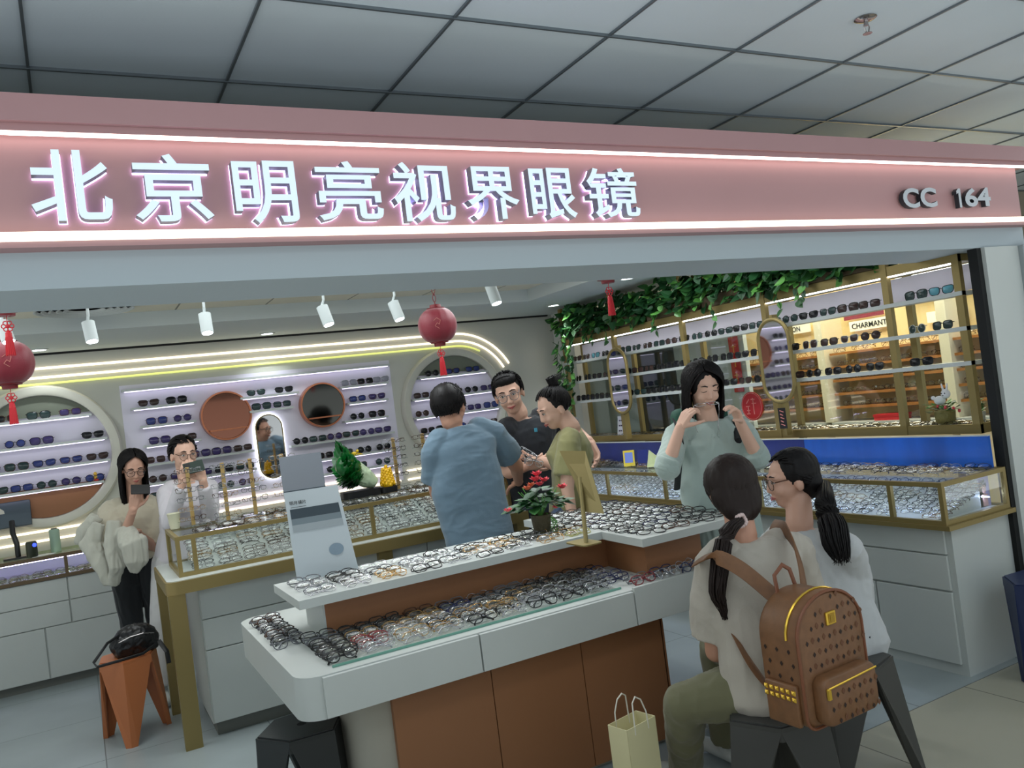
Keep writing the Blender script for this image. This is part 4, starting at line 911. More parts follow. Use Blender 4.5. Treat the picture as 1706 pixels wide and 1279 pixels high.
def tail(s, pts, r, n=120, rr=.004, endspread=1.4):
    """pony tail along world points"""
    pts = [Vector(p) for p in pts]; a_, b_ = [], []
    for i in range(len(pts) - 1):
        p0, p1, p2, p3 = pts[max(i - 1, 0)], pts[i], pts[i + 1], pts[min(i + 2, len(pts) - 1)]
        for k in range(3): t = k / 3; a_.append(.5 * ((2 * p1) + (p2 - p0) * t + (2 * p0 - 5 * p1 + 4 * p2 - p3) * t * t + (3 * p1 - p0 - 3 * p2 + p3) * t ** 3)); b_.append(r[i] + (r[i + 1] - r[i]) * t)
    pts, r = a_ + [pts[-1]], b_ + [r[-1]]; m = len(pts)
    for _ in range(n):
        a = random.uniform(0, 2 * PI); q = math.sqrt(random.random()); cut = random.uniform(.75, 1.0); out = []
        for i in range(m):
            t = (pts[min(i + 1, m - 1)] - pts[max(i - 1, 0)]).normalized(); u = t.orthogonal().normalized(); w = t.cross(u); f = i / (m - 1)
            rad = r[i] * q * (1 if i < m - 1 else endspread)
            out.append(pts[i] + (u * math.cos(a) + w * math.sin(a)) * rad + Vector((J(.002), J(.002), 0)))
        k = max(3, int(round(cut * m))); strand(s, out[:k], rr * random.uniform(.7, 1.1), .0008)
def hand(wrist, d, pn, thumb, curl=(.5, .55, .6, .65), tcurl=.3, s=1.0, spread=.10):
    """d: finger direction, pn: palm normal, thumb: +1/-1 side"""
    d = Vector(d).normalized(); z = -(Vector(pn) - d * d.dot(Vector(pn))).normalized(); x = d.cross(z)
    M = Matrix.Translation(wrist) @ Matrix((x, d, z)).transposed().to_4x4() @ Matrix.Scale(s, 4); mb = MB(); T = thumb
    mb.cone((0, -.02, 0), .024, (0, .01, 0), .022, flat=((0, 0, 1), .72))
    for k, fx in enumerate((.024, .008, -.009, -.025)): mb.cone((T * fx * .6, .005, 0), .014, (T * fx, .078 - abs(k - 1.3) * .004, 0), .0115, 10)
    for k, (fx, L) in enumerate(((.026, .068), (.009, .077), (-.009, .072), (-.026, .056))):
        p = Vector((T * fx, .082 - abs(k - 1.3) * .005, 0)); a = 0.; lat = T * fx * spread * 4
        for q, (fr, rr) in enumerate(((.45, .0090), (.31, .0082), (.24, .0073))):
            a += curl[k] * (.7, 1.0, .7)[q]; v = Vector((lat * math.cos(a), math.cos(a), -math.sin(a))); e = p + v * (L * fr); mb.cone(p, rr, e, rr * .93, 10); p = e
    p = Vector((T * .020, .018, -.006)); v = Vector((T * .75, .62, -.35)).normalized()
    for fr, rr in ((.042, .0125), (.032, .0100), (.026, .0088)): e = p + v * fr; mb.cone(p, rr, e, rr * .93, 10); p = e; v = (v + Vector((-T * tcurl * .8, .25, -tcurl))).normalized()
    o = MB(); o._mg(mb, M); return fuse(o, .0042 * s, 2)
def torso(mb, pel, neck, shA, shB, front, k=1., waist=.86, hipw=.165, bust=0., depth=1., top=True, belly=0.):
    pel, neck = Vector(pel), Vector(neck); ax = neck - pel; r = (Vector(shB) - Vector(shA)); sw = r.length / 2; r.normalize()
    u = ax.normalized(); f = Vector(front); f = (f - u * f.dot(u)).normalized(); r2 = u.cross(f); r2 = r2 if r2.dot(r) > 0 else -r2; r = (r * .5 + r2).normalized()
    S = [(-.14, hipw * .80, .10), (-.02, hipw, .118), (.12, hipw * .97, .112), (.32, hipw * waist, .098 + belly), (.52, hipw * waist * 1.05, .102 + belly * .5), (.72, sw * .86, .112 + bust), (.86, sw * .93, .100), (.95, sw * .72, .078), (1.0, .075, .062)]
    rings = []
    for t, a, b in S:
        sh = (Vector(shA) + Vector(shB)) / 2 - (pel + ax * .92); c = pel + ax * t + sh * max(0, min(1, (t - .5) / .4)) * .6 + f * (bust * .5 if .6 < t < .8 else 0)
        rings.append([c + r * (a * k * math.copysign(abs(math.cos(q)) ** .85, math.cos(q))) + f * (b * k * depth * math.copysign(abs(math.sin(q)) ** .9, math.sin(q))) for q in [2 * PI * j / 28 for j in range(28)]])
    mb.loft(rings); return r, f
def person(label, Jt, front, face, up, skin, hairm, top_m, pant_m, sleeve=.75, s=1., k=1.0, build=None, shoe_m=None, hands=(), folds=.006, closed=False, smile=False, tk={}, hemdrop=.0, loose=1.10, sleeve_loose=1.3, legs=True, lsleeve=None, tfs=(9, 9, 5)):
    g = lambda n: Vector(Jt[n]); root = thing('person', label, 'person', (g('pelvis').x, g('pelvis').y, 0)); off = Matrix.Translation((-g('pelvis').x, -g('pelvis').y, 0))
    Jl = {n: off @ Vector(v) for n, v in Jt.items()}; g = lambda n: Jl[n]
    M = headM(g('head'), face, up, s)
    b = MB(); add_head(b, M); nb = M @ Vector((0, -.025, -.05)); b.cone(nb, .050 * s, g('neck'), .056 * s)
    torso(b, g('pelvis'), g('neck'), g('shA'), g('shB'), front, k * .9, **tk)
    hipr = (g('shB') - g('shA')); hipr.z = 0; hipr = Vector(Jt['hipdir']) if 'hipdir' in Jt else hipr.normalized()
    hips = {'A': g('pelvis') - hipr * .085 * s - Vector((0, 0, .03)), 'B': g('pelvis') + hipr * .085 * s - Vector((0, 0, .03))}
    for X in 'AB':
        b.cone(g('sh' + X), .050 * s * k, g('el' + X), .038 * s * k); b.cone(g('el' + X), .037 * s * k, g('wr' + X), .0255 * s)
        if legs: b.cone(hips[X], .080 * s, g('kn' + X), .052 * s); b.cone(g('kn' + X), .050 * s, g('an' + X), .035 * s)
    sk = fuse(b, .0065, 3)
    import bmesh
    bm = bmesh.new(); bm.from_mesh(sk)
    for X, h in zip('AB', hands):
        if h: w = dict(h); d = w.pop('d'); pn = w.pop('pn'); hm = hand(g('wr' + X), d, pn, w.pop('thumb'), s=s, **w); bm.from_mesh(hm); bpy.data.meshes.remove(hm)
    bm.to_mesh(sk); bm.free(); body = finish(sk, 'body', skin, root)
    t = MB(); tkk = dict(tk); r, f = torso(t, g('pelvis') - Vector((0, 0, hemdrop)), g('neck') + (g('neck') - g('pelvis')).normalized() * .0, g('shA'), g('shB'), front, k * loose, **tkk)
    for X in 'AB':
        a, e, w = g('sh' + X), g('el' + X), g('wr' + X); sl = (lsleeve or {}).get(X, sleeve); inn = a + (g('neck') - a) * .35
        t.cone(inn, .062 * s * k, a, .060 * s * k)
        if sl <= 1: t.tube([a - (e - a) * .05, a + (e - a) * sl * .5, a + (e - a) * sl], [.062 * s * k, .055 * s * k * sleeve_loose / 1.15, .050 * s * k * sleeve_loose], 16)
        else: q = e + (w - e) * (sl - 1); t.cone(a, .060 * s * k, e, .046 * s * k * sleeve_loose); t.tube([e, e + (q - e) * .5, q], [.046 * s * k * sleeve_loose, .043 * s * k * sleeve_loose, .040 * s * k * sleeve_loose], 16)
    finish(fuse(t, .0075, 3, folds, tfs, seed=random.random() * 50), 'shirt', top_m, root)
    if legs:
        t = MB(); pk = 1.14
        ring = []; hr = hipr; ff = Vector((0, 0, 1)).cross(hr)
        t.ell(g('pelvis') - Vector((0, 0, .02)), (1, 1, 1), 20, 12, M=Matrix((hr * .168 * k * s, ff * .118 * k * s, Vector((0, 0, .10)))).transposed())
        for X in 'AB': t.cone(hips[X], .092 * s * pk, g('kn' + X), .064 * s * pk); t.tube([g('kn' + X), (g('kn' + X) + g('an' + X)) / 2, g('an' + X) + Vector((0, 0, .02))], [.064 * s * pk, .060 * s * pk, .056 * s * pk], 16)
        finish(fuse(t, .008, 3, folds, (9, 9, 4), seed=random.random() * 50), 'trousers', pant_m, root)
        fd = Vector(front); fd.z = 0; fd.normalize()
        for X in 'AB':
            a = g('an' + X); sh = MB(); sh.cone(Vector((a.x, a.y, .045)) - fd * .04, .042, Vector((a.x, a.y, .036)) + fd * .14, .034, flat=((0, 0, 1), .85)); sh.cone((a.x, a.y, .05), .04, (a.x, a.y, .09), .038)
            finish(fuse(sh, .006, 2), 'shoe', shoe_m or white, root)
    return root, M, Jl
skinA = mat('skin_light', (222, 178, 156), .5, bump=.05, bscale=200); skinB = mat('skin_tan', (196, 146, 122), .5); skinC = mat('skin_mid', (208, 162, 140), .5)
hairk = mat('hair_black', (20, 17, 18), .5, spec=.22); hairb = mat('hair_brown', (36, 26, 23), .5, spec=.25)
def cloth(n, c=None, **kw): return mat(n, c, .85, bump=.15, bscale=300, sheen=.2, **kw)
V = Vector
DN = V((0, 0, -1))
# --- seated woman with the backpack (seen from behind)
pel = V((2.04, 2.17, .53)); nk = P(1236, 893, 2.93)
Jt = dict(pelvis=pel, neck=nk, head=P(1216, 815, 3.0), shA=P(1190, 938, 2.87), shB=P(1326, 915, 3.02), elA=P(1192, 1085, 2.93), elB=P(1345, 1060, 3.15), wrA=P(1255, 1105, 3.12), wrB=P(1270, 1085, 3.3),
          knA=P(1140, 1172, 2.92), knB=pel + V((.14, .44, -.02)), anA=V((1.95, 2.62, .07)), anB=V((2.22, 2.68, .07)), hipdir=V((.85, -.25, 0)).normalized())
root, M, Jl = person('seated woman from behind in cream T-shirt and khaki trousers wearing a brown backpack', Jt, (0, 1, 0), (.30, 1, -.22), (0, .1, 1), skinB, hairb, cloth('tee_cream', (182, 174, 162)), cloth('khaki_green', (108, 106, 78)), sleeve=.80, sleeve_loose=1.75, folds=.007, hemdrop=.05, loose=1.14,
    hands=(dict(d=(.3, 1, -.1), pn=(0, 0, -1), thumb=1), dict(d=(-.5, 1, 0), pn=(0, 0, -1), thumb=-1)), tk=dict(hipw=.17, waist=.96), shoe_m=white, s=.98)
s = MB(); hair_volume(s, M, [((0, -.030, .034), (.094, .098, .096)), ((0, -.040, -.02), (.094, .078, .085)), ((0, -.058, -.055), (.080, .056, .075)), ((-.02, -.085, -.10), (.030, .030, .03))]); tie = V((-.045, -.115, -.118)); tied_hair(s, M, tie, 500, low=-.4); 
for _ in range(160):   # loose hair hanging at the right side of the head
    y0 = random.uniform(-.9, .1); a = M @ scalp((.98, y0 * .7, -.1 + J(.3)), 1.06); strand(s, [M @ scalp((.3, y0, .9), 1.03), M @ scalp((.85, y0 * .8, .4), 1.07), a, a + V((0, 0, -.05)), a + V((J(.01), 0, random.uniform(-.09, -.06)))], .004, .0012)
tw = M @ tie; off = V((pel.x, pel.y, 0)); T_ = lambda px, py, dep: P(px, py, dep) - off
tail(s, [tw, T_(1210, 890, 2.80), T_(1200, 935, 2.77), T_(1195, 985, 2.76), T_(1203, 1010, 2.76), T_(1208, 1032, 2.76)], [.014, .026, .030, .026, .016, .006], 260, .0036)
s.build('hair', hairb, root, smooth='all')
sc = MB(); 
for k in range(16): a = 2 * PI * k / 16; sc.ell(tw + V((.020 * math.cos(a), -.005 + .004 * math.sin(3 * a), .020 * math.sin(a))), (.0075, .0075, .0075), 8, 6)
sc.build('hair_tie', mat('pearl_tie', (214, 190, 186), .4), root, smooth='all')
# --- backpack
tan = mat('cognac_leather', (126, 86, 54), .5, vary=.22, vscale=30, bump=.1, bscale=60); tan2 = mat('cognac_trim', (122, 72, 46), .45); brass = mat('brass', (220, 180, 70), .3, metal=.8)
spotm = mat('print_diamond', (40, 22, 14), .6); fadem = mat('print_fade', (104, 64, 38), .6)
bp0 = ray_y(1352, 1222, 1.80); bp = thing('backpack', 'brown monogram leather backpack with gold studs on the seated woman\'s back', 'backpack', (bp0.x + .135, 1.80, bp0.z + .005), rz=math.radians(2))
BWd, BH, BD = .29, .385, .16
def bpo(w, h, r=.115): return [(x, z) for x, z in rrect(-w / 2, 0, w / 2, h, .04, 5, (1, 1, 0, 0))[:-2]] + [(w / 2 * math.cos(math.radians(a)), h - w * .42 + w * .42 * math.sin(math.radians(a))) for a in range(0, 181, 10)]
def slab(outline, y0, y1, bev=.012):
    cx = 0; cz = sum(z for x, z in outline) / len(outline); rings = []
    for y, q in ((y0, .93), (y0 + bev * .3, .975), (y0 + bev, 1.), (y1 - bev, 1.), (y1 - bev * .3, .975), (y1, .93)): rings.append([(cx + (x - cx) * q, y, cz + (z - cz) * q) for x, z in outline])
    return MB().loft(rings)
pts = [(x * 1.0, z) for x, z in bpo(BWd, BH)]
MB().tube([(x, .004, z) for x, z in pts], .005, 6, closed=True).build('piping', tan2, bp, smooth=True)
arc = [(x * 1.012, .045, z * 1.004) for x, z in pts if z > .10]; MB().tube(arc, .0045, 6).build('zip', brass, bp, smooth=True)
s = MB().tube([(-.105, -.046, .125), (.12, -.046, .135)], .0032, 6); s.box((-.108, -.055, .098), (-.096, -.048, .126)); s.ell((-.102, -.05, .125), (.006, .004, .006), 8, 6); s.build('pocket_zip', brass, bp)
MB().box((-BWd / 2 - .016, .02, .01), (-BWd / 2 + .002, BD - .02, .135), bev=.006).build('side_pocket', tan, bp, smooth=50)
s = MB()
for a in range(6):
    for b_ in range(2): y = .028 + a * .021; z = .095 + b_ * .020; s.lathe([(.010, 0), (.009, .003), (.0, .008)], 4, M=Matrix.Translation((-BWd / 2 - .016, y, z)) @ Matrix.Rotation(-PI / 2, 4, 'Y') @ Matrix.Rotation(PI / 4, 4, 'Z'))
s.build('studs', brass, bp)
MB().box((-.02, -.007, .285), (.022, .001, .325), bev=.003).build('gold_plate', brass, bp)
s = MB().box((-.012, -.0085, .291), (.014, -.0068, .319), bev=0); s.box((-.006, -.0095, .295), (-.001, -.008, .314)); s.build('plate_relief', mat('brass_dark', (170, 135, 50), .4, metal=.7), bp)
body_ = slab(bpo(BWd, BH), 0, BD, .02); pk = slab(rrect(-.115, .012, .125, .155, .03), -.045, .004, .014)
def diamond(m, c, u, v, r=.0064): c, u, v = V(c), V(u), V(v); m.add([c + u * r, c + v * r * 1.3, c - u * r, c - v * r * 1.3], [(0, 1, 2, 3)])
def inside(x, z, o):
    c = False; n = len(o)
    for i in range(n):
        (x1, z1), (x2, z2) = o[i], o[i - 1]
        if (z1 > z) != (z2 > z) and x < (x2 - x1) * (z - z1) / (z2 - z1) + x1: c = not c
    return c
oo = [(x * .9, z * .93 + .012) for x, z in bpo(BWd, BH)]
for i in range(-4, 5):
    for j in range(0, 10):
        x = i * .050 + (j % 2) * .025 - .01; z = .025 + j * .038
        if inside(x, z, oo) and abs(x) < .13:
            yy = -.0465 if (-.105 < x < .115 and .02 < z < .12) else (-.0012 if z > .165 or x < -.12 else None)
            if yy and not (abs(x) < .035 and .27 < z < .34):
                tgt = pk if yy < -.01 else body_
                diamond(tgt, (x, yy, z), (1, 0, 0), (0, 0, 1)); tgt.m[-1] = 1; diamond(tgt, (x + .025, yy, z + .004), (1, 0, 0), (0, 0, 1), .008); tgt.m[-1] = 2
for i in range(3):
    for j in range(8):
        y = .03 + i * .045; z = .03 + j * .04
        if z < .14 and .03 < y < .14: continue
        if z < .27: body_.mi = 1; diamond(body_, (-BWd / 2 - .0012, y + (j % 2) * .012, z), (0, 1, 0), (0, 0, 1))
body_.build('main_body', [tan, spotm, fadem], bp, smooth=50); pk.build('front_pocket', [tan, spotm, fadem], bp, smooth=50)
MB().tube([(-.055, BD - .02, BH - .02), (-.05, BD - .01, BH + .04), (-.01, BD - .01, BH + .065), (.02, BD - .01, BH + .045), (.03, BD - .02, BH - .02)], .008, 8, flat=((0, 1, 0), .6)).build('top_handle', tan2, bp, smooth=True)
bo = V((bp.location.x, bp.location.y, bp.location.z)); L_ = lambda px, py, dep: P(px, py, dep) - bo
def strap(pts, w=.024, nm='shoulder_strap'):
    pts = [V(p) for p in pts]; cr = []
    for i in range(len(pts) - 1):
        p0, p1, p2, p3 = pts[max(i - 1, 0)], pts[i], pts[i + 1], pts[min(i + 2, len(pts) - 1)]
        for k in range(6): t = k / 6; cr.append(.5 * ((2 * p1) + (p2 - p0) * t + (2 * p0 - 5 * p1 + 4 * p2 - p3) * t * t + (3 * p1 - p0 - 3 * p2 + p3) * t ** 3))
    cr.append(pts[-1]); MB().tube(cr, w, 10, flat=((0, 1, .25), .22)).build(nm, tan, bp, smooth=True)
strap([L_(1165, 935, 2.86), L_(1190, 925, 2.735), L_(1235, 945, 2.70), L_(1290, 990, 2.66), L_(1318, 1012, 2.62)], .026)
strap([L_(1296, 874, 3.08), L_(1314, 880, 2.96), L_(1330, 910, 2.83), L_(1340, 950, 2.74), L_(1345, 1000, 2.66)], .026)
strap([L_(1222, 1045, 2.80), L_(1245, 1090, 2.73), L_(1272, 1130, 2.68), L_(1300, 1160, 2.62)], .014, 'lower_strap')
# --- second seated woman
pel2 = V((2.53, 2.34, .53))
Jt = dict(pelvis=pel2, neck=P(1332, 872, 3.32), head=P(1316, 800, 3.38), shA=P(1290, 905, 3.42), shB=P(1412, 912, 3.2), elA=P(1300, 985, 3.6), elB=P(1425, 1010, 3.45), wrA=P(1270, 980, 3.75), wrB=P(1330, 985, 3.7),
          knA=pel2 + V((-.12, .46, -.02)), knB=pel2 + V((.14, .46, -.02)), anA=pel2 + V((-.12, .50, -.46)), anB=pel2 + V((.14, .50, -.46)), hipdir=V((.9, -.3, 0)).normalized())
root, M, Jl = person('seated woman in white T-shirt with long low ponytail, looking left past the backpack', Jt, (-.2, 1, 0), (-1, .45, -.1), (0, 0, 1), skinC, hairk, cloth('tee_white', (192, 194, 195)), cloth('black_trousers', (22, 26, 30)), sleeve=.85, sleeve_loose=1.6, folds=.006, hemdrop=.06, loose=1.14,
    hands=(dict(d=(-.3, 1, 0), pn=(0, 0, -1), thumb=1), dict(d=(-.6, 1, 0), pn=(0, 0, -1), thumb=-1)), tk=dict(hipw=.175, waist=.95), s=.98)
s = MB(); hair_volume(s, M, [((0, -.034, .040), (.092, .098, .094)), ((0, -.066, -.015), (.082, .062, .080)), ((0, -.10, -.04), (.04, .04, .035))]); tie = V((-.01, -.138, -.050)); tied_hair(s, M, tie, 500, low=-.6); tw = M @ tie; off = V((pel2.x, pel2.y, 0))
tail(s, [tw, T_(1375, 842, 3.18), T_(1388, 880, 3.08), T_(1393, 905, 3.04), T_(1400, 925, 3.02), T_(1402, 938, 3.02)], [.02, .04, .052, .050, .036, .025], 230, .0045)
s.build('hair', hairk, root, smooth='all'); face_parts(root, M, hairk)
def worn(root, M, label, col='brown', y=.098, z=.004, kind='round', sl='spectacles', s_=1.05):
    o = spectacles('spectacles', kind, FR[col], clear, folded=False, r=.0016); o.matrix_world = Matrix.Translation(root.location) @ M @ Matrix.Translation((0, y, z)) @ Matrix.Rotation(PI, 4, 'Z') @ Matrix.Scale(s_, 4)
    tag(o, label, 'spectacles'); return o
worn(root, M, 'brown spectacles worn by the seated woman in white looking left')
# --- standing woman in pale green shirt, trying spectacles
pg = P(1215, 925, 4.25)
hd = P(1172, 645, 4.22)
Jt = dict(pelvis=pg, neck=P(1180, 704, 4.24), head=hd, shA=P(1128, 722, 4.20), shB=P(1236, 716, 4.30), elA=P(1112, 778, 3.98), elB=P(1262, 762, 4.12), wrA=P(1133, 712, 3.98), wrB=P(1232, 702, 4.03),
          knA=V((pg.x - .09, pg.y + .02, .46)), knB=V((pg.x + .09, pg.y + .02, .46)), anA=V((pg.x - .10, pg.y + .03, .08)), anB=V((pg.x + .10, pg.y + .03, .08)))
fr = (V((-.45, -1, 0))).normalized()
minty = cloth('shirt_sage', (168, 184, 178))
root, M, Jl = person('standing woman in pale sage shirt lifting spectacles to her face with both hands', Jt, fr, (-.38, -1, -.38), (0, 0, 1), skinA, hairk, minty, cloth('dark_trousers', (40, 44, 50)), lsleeve={'A': 1.04, 'B': 1.04}, sleeve_loose=1.35, folds=.007, hemdrop=.06, loose=1.16, closed=True,
    hands=(dict(d=(.55, -.2, .8), pn=(.8, .2, -.5), thumb=1, curl=(.75, .7, .7, .7), tcurl=.5), dict(d=(-.5, -.3, .8), pn=(-.8, .2, -.5), thumb=-1, curl=(.75, .7, .7, .7), tcurl=.5)), tk=dict(hipw=.17, waist=.98))
s = MB(); hair_cap(s, M, 1.10); long_hair(s, M, None, 900, .15, -.235, .50, puff=1.13); s.build('hair', hairk, root, smooth='all'); face_parts(root, M, hairk, closed=True)
for X in 'AB':
    e, w = Jl['el' + X], Jl['wr' + X]; d = (w - e).normalized(); q = e + d * .012; sh = MB(); sh.tube([q - d * .035, q - d * .03, q + d * .028, q + d * .033], [.056, .062, .060, .054], 18); finish(fuse(sh, .006, 2, .003), 'sleeve_cuff', minty, root)
# placket and collar
c0 = Jl['neck']; n_ = fr; s = MB()
for sg in (-1, 1): s.tube([c0 + V((-n_.y, n_.x, 0)) * sg * .055 + n_ * .02 + V((0, 0, .012)), c0 + V((-n_.y, n_.x, 0)) * sg * .040 + n_ * .075 + V((0, 0, -.03)), c0 + V((-n_.y, n_.x, 0)) * sg * .012 + n_ * .105 + V((0, 0, -.07))], [.012, .018, .006], 8, flat=(tuple(n_), .35))
s.build('collar', minty, root, smooth=True)
o = spectacles('spectacles', 'oval', FR['silver'], clear, folded=False, r=.0014); o.location = P(1178, 672, 4.02); o.rotation_euler = (math.radians(-70), 0, math.radians(-22)); tag(o, 'thin spectacles held up before her face by the woman in sage shirt', 'spectacles')
# her backpack straps and green side
bk = thing('backpack', 'black backpack with green side panel on the back of the woman in sage shirt', 'backpack', (pg.x, pg.y, 0)); off = V((pg.x, pg.y, 0)); sb_ = -fr
MB().box((-.15, -.01, 1.0), (.15, .13, 1.42), bev=.04, M=Matrix.Translation(V((0, 0, 0)) + sb_ * .155) @ Matrix.Rotation(math.atan2(sb_.y, sb_.x) - PI / 2, 4, 'Z')).build('main_body', mat('green_canvas', (22, 74, 58), .7), bk, smooth=50)
for pts in (((1122, 700, 4.30), (1129, 708, 4.10), (1134, 740, 4.06), (1131, 775, 4.09), (1128, 815, 4.22)), ((1232, 696, 4.42), (1224, 702, 4.22), (1229, 730, 4.15), (1237, 758, 4.19), (1243, 790, 4.3))):
    pp = [T_(*p) for p in pts]; MB().tube(pp, .017, 8, flat=(tuple(fr), .35)).build('shoulder_strap', mat('strap_black', (24, 26, 30), .7), bk, smooth=True)
# --- man in blue T-shirt from behind
pb = P(806, 915, 4.62)
Jt = dict(pelvis=pb, neck=P(753, 702, 4.70), head=P(749, 679, 4.74), shA=P(724, 752, 4.62), shB=P(822, 722, 4.80), elA=P(728, 820, 4.72), elB=P(860, 776, 5.0), wrA=P(748, 835, 4.95), wrB=P(864, 803, 5.24),
          knA=V((pb.x - .10, pb.y + .06, .48)), knB=V((pb.x + .10, pb.y + .06, .48)), anA=V((pb.x - .12, pb.y - .02, .08)), anB=V((pb.x + .14, pb.y - .02, .08)))
root, M, Jl = person('man in blue T-shirt seen from behind, leaning on the glass case', Jt, (.1, 1, 0), (.72, .75, -.1), (-.08, 0, 1), skinB, hairk, cloth('tee_blue', (104, 128, 146)), cloth('navy_jeans', (36, 48, 78)), sleeve=.68, sleeve_loose=1.45, folds=.0045, hemdrop=.04, loose=1.10, k=1.06,
    hands=(dict(d=(.2, 1, -.2), pn=(0, 0, -1), thumb=1), dict(d=(.3, .8, -.1), pn=(0, -.1, -1), thumb=-1, curl=(.3, .3, .4, .4))), tk=dict(hipw=.175, waist=1.0, belly=.005), tfs=(5, 5, 12), s=1.12)
s = MB(); hair_cap(s, M, 1.0); short_hair(s, M, 1500, .3); s.build('hair', hairk, root, smooth='all'); face_parts(root, M, hairk)
worn(root, M, 'dark spectacles worn by the man in the blue T-shirt', 'black')
# --- man in black T-shirt behind the counter
pk_ = P(900, 835, 5.45)
Jt = dict(pelvis=pk_, neck=P(863, 688, 5.40), head=P(848, 656, 5.35), shA=P(838, 728, 5.35), shB=P(922, 702, 5.52), elA=P(848, 785, 5.30), elB=P(975, 722, 5.40), wrA=P(880, 776, 5.18), wrB=P(985, 715, 5.55),
          knA=V((pk_.x - .10, pk_.y + .05, .48)), knB=V((pk_.x + .12, pk_.y + .05, .48)), anA=V((pk_.x - .12, pk_.y + .06, .08)), anB=V((pk_.x + .14, pk_.y + .06, .08)))
Jt['elB'] = P(962, 722, 5.55); Jt['wrB'] = P(985, 738, 5.42)
fk = V((-.55, -1, 0)).normalized()
blackt = cloth('tee_black', (34, 37, 44))
root, M, Jl = person('smiling man in black T-shirt and glasses with a cross-body strap', Jt, fk, (-.60, -1, -.28), (-.18, 0, 1), skinA, hairk, blackt, cloth('dark_jeans', (34, 40, 60)), sleeve=.78, sleeve_loose=1.45, folds=.006, hemdrop=.03, loose=1.1, smile=True, k=1.08,
    hands=(dict(d=(.3, -1, .2), pn=(.6, .2, .3), thumb=1, curl=(.8, .8, .8, .8)), dict(d=(.1, -.3, -.8), pn=(-.5, 0, 0), thumb=-1)), tk=dict(hipw=.17, waist=1.0), s=1.18)
s = MB(); hair_volume(s, M, [((0, -.028, .036), (.083, .095, .090)), ((0, .020, .086), (.066, .062, .036))]); short_hair(s, M, 1300, .28)
for _ in range(200): x = random.uniform(-.055, .055); strand(s, [M @ scalp((x * 8, .35, 1.0), 1.0), M @ (scalp((x * 9, .6, 1.0), 1.13)), M @ (scalp((x * 9 + J(.2), .78, .9), 1.16 + J(.03)))], .0035, .001)
s.build('hair', hairk, root, smooth='all'); face_parts(root, M, hairk, smile=True); worn(root, M, 'thin round spectacles worn by the man in the black T-shirt', 'grey')
off = V((pk_.x, pk_.y, 0)); MB().tube([T_(836, 700, 5.35), T_(840, 720, 5.20), T_(852, 755, 5.16), T_(868, 790, 5.20)], .018, 8, flat=(tuple(fk), .3)).build('cross_body_strap', mat('strap_black'), root, smooth=True)
ft = V((0, 0, 0)); c0 = T_(892, 716, 5.17); MB().box(c0 - V((.007, .012, .012)), c0 + V((.007, .002, 0.012)), bev=0).build('shirt_emblem', mat('emblem_cyan', (70, 160, 190), .6), root)
# --- woman in olive top with hair bun
po = P(950, 850, 4.89)
Jt = dict(pelvis=po, neck=P(951, 712, 4.87), head=P(922, 681, 4.87), shA=P(948, 740, 4.73), shB=P(955, 728, 4.99), elA=P(945, 812, 4.69), elB=P(925, 775, 5.03), wrA=P(955, 868, 4.65), wrB=P(897, 765, 5.13),
          knA=V((po.x, po.y - .08, .46)), knB=V((po.x, po.y + .1, .46)), anA=V((po.x, po.y - .09, .08)), anB=V((po.x, po.y + .1, .08)))
fo = V((-1, .35, 0)).normalized()
root, M, Jl = person('woman in olive top with hair bun smiling down at the spectacles, in profile', Jt, fo, (-1, .05, -.42), (0, 0, 1), skinA, hairk, cloth('tee_olive', (146, 142, 96)), cloth('blue_jeans', (58, 78, 112)), sleeve=.72, sleeve_loose=1.6, folds=.007, hemdrop=.02, loose=1.10, smile=True,
    hands=(dict(d=(-.1, 0, -1), pn=(-1, 0, 0), thumb=1), dict(d=(-1, .3, .1), pn=(0, 0, 1), thumb=-1, curl=(.7, .7, .7, .7))), tk=dict(hipw=.16, waist=.92, bust=.015), s=1.03)
s = MB(); hair_cap(s, M, 1.0); bun = V((0, -.075, .125)); tied_hair(s, M, bun, 600); 
for _ in range(150): a, b2 = random.uniform(0, 2 * PI), random.uniform(-1, 1); c0 = bun + V((0, 0, .012)); strand(s, [M @ (c0 + V((math.cos(a + q) * .030, math.sin(a + q) * .026, b2 * .022 + .01 * math.sin(q * 2)))) for q in (0, .7, 1.4, 2.1, 2.8)], .004, .002)
for _ in range(24): strand(s, [M @ (bun + V((J(.02), -.01, 0))), M @ (bun + V((J(.04), -.05, .02 + J(.02)))), M @ (bun + V((J(.05), -.085, -.01 + J(.03))))], .0015, .0006)
s.ell((0, 0, 0), (1, 1, 1), 12, 8, M=Matrix.Identity(3) * 0.0001) if 0 else s._mg(MB().ell(bun + V((0, 0, .012)), (.032, .03, .028)), M)
s.build('hair', hairk, root, smooth='all'); face_parts(root, M, hairk, smile=True)
MB().tube([M @ V((.088, -.008 + .012 * math.cos(a), -.052 + .012 * math.sin(a))) for a in [k * PI / 6 for k in range(12)]], .0012, 5, closed=True).build('earring', chrome, root)
for k, (px, py, d_) in enumerate(((884, 762, 4.78), (890, 770, 4.76), (880, 756, 4.82))):
    o = spectacles('spectacles', 'round', FR['silver' if k else 'grey'], clear, folded=True, r=.0014); o.location = P(px, py, d_); o.rotation_euler = (-.5 + k * .5, .3 * k, .4 - k * .6); tag(o, '%s spectacles held in the hands of the man in black and the woman in olive' % ('upper', 'lower', 'topmost')[k], 'spectacles')
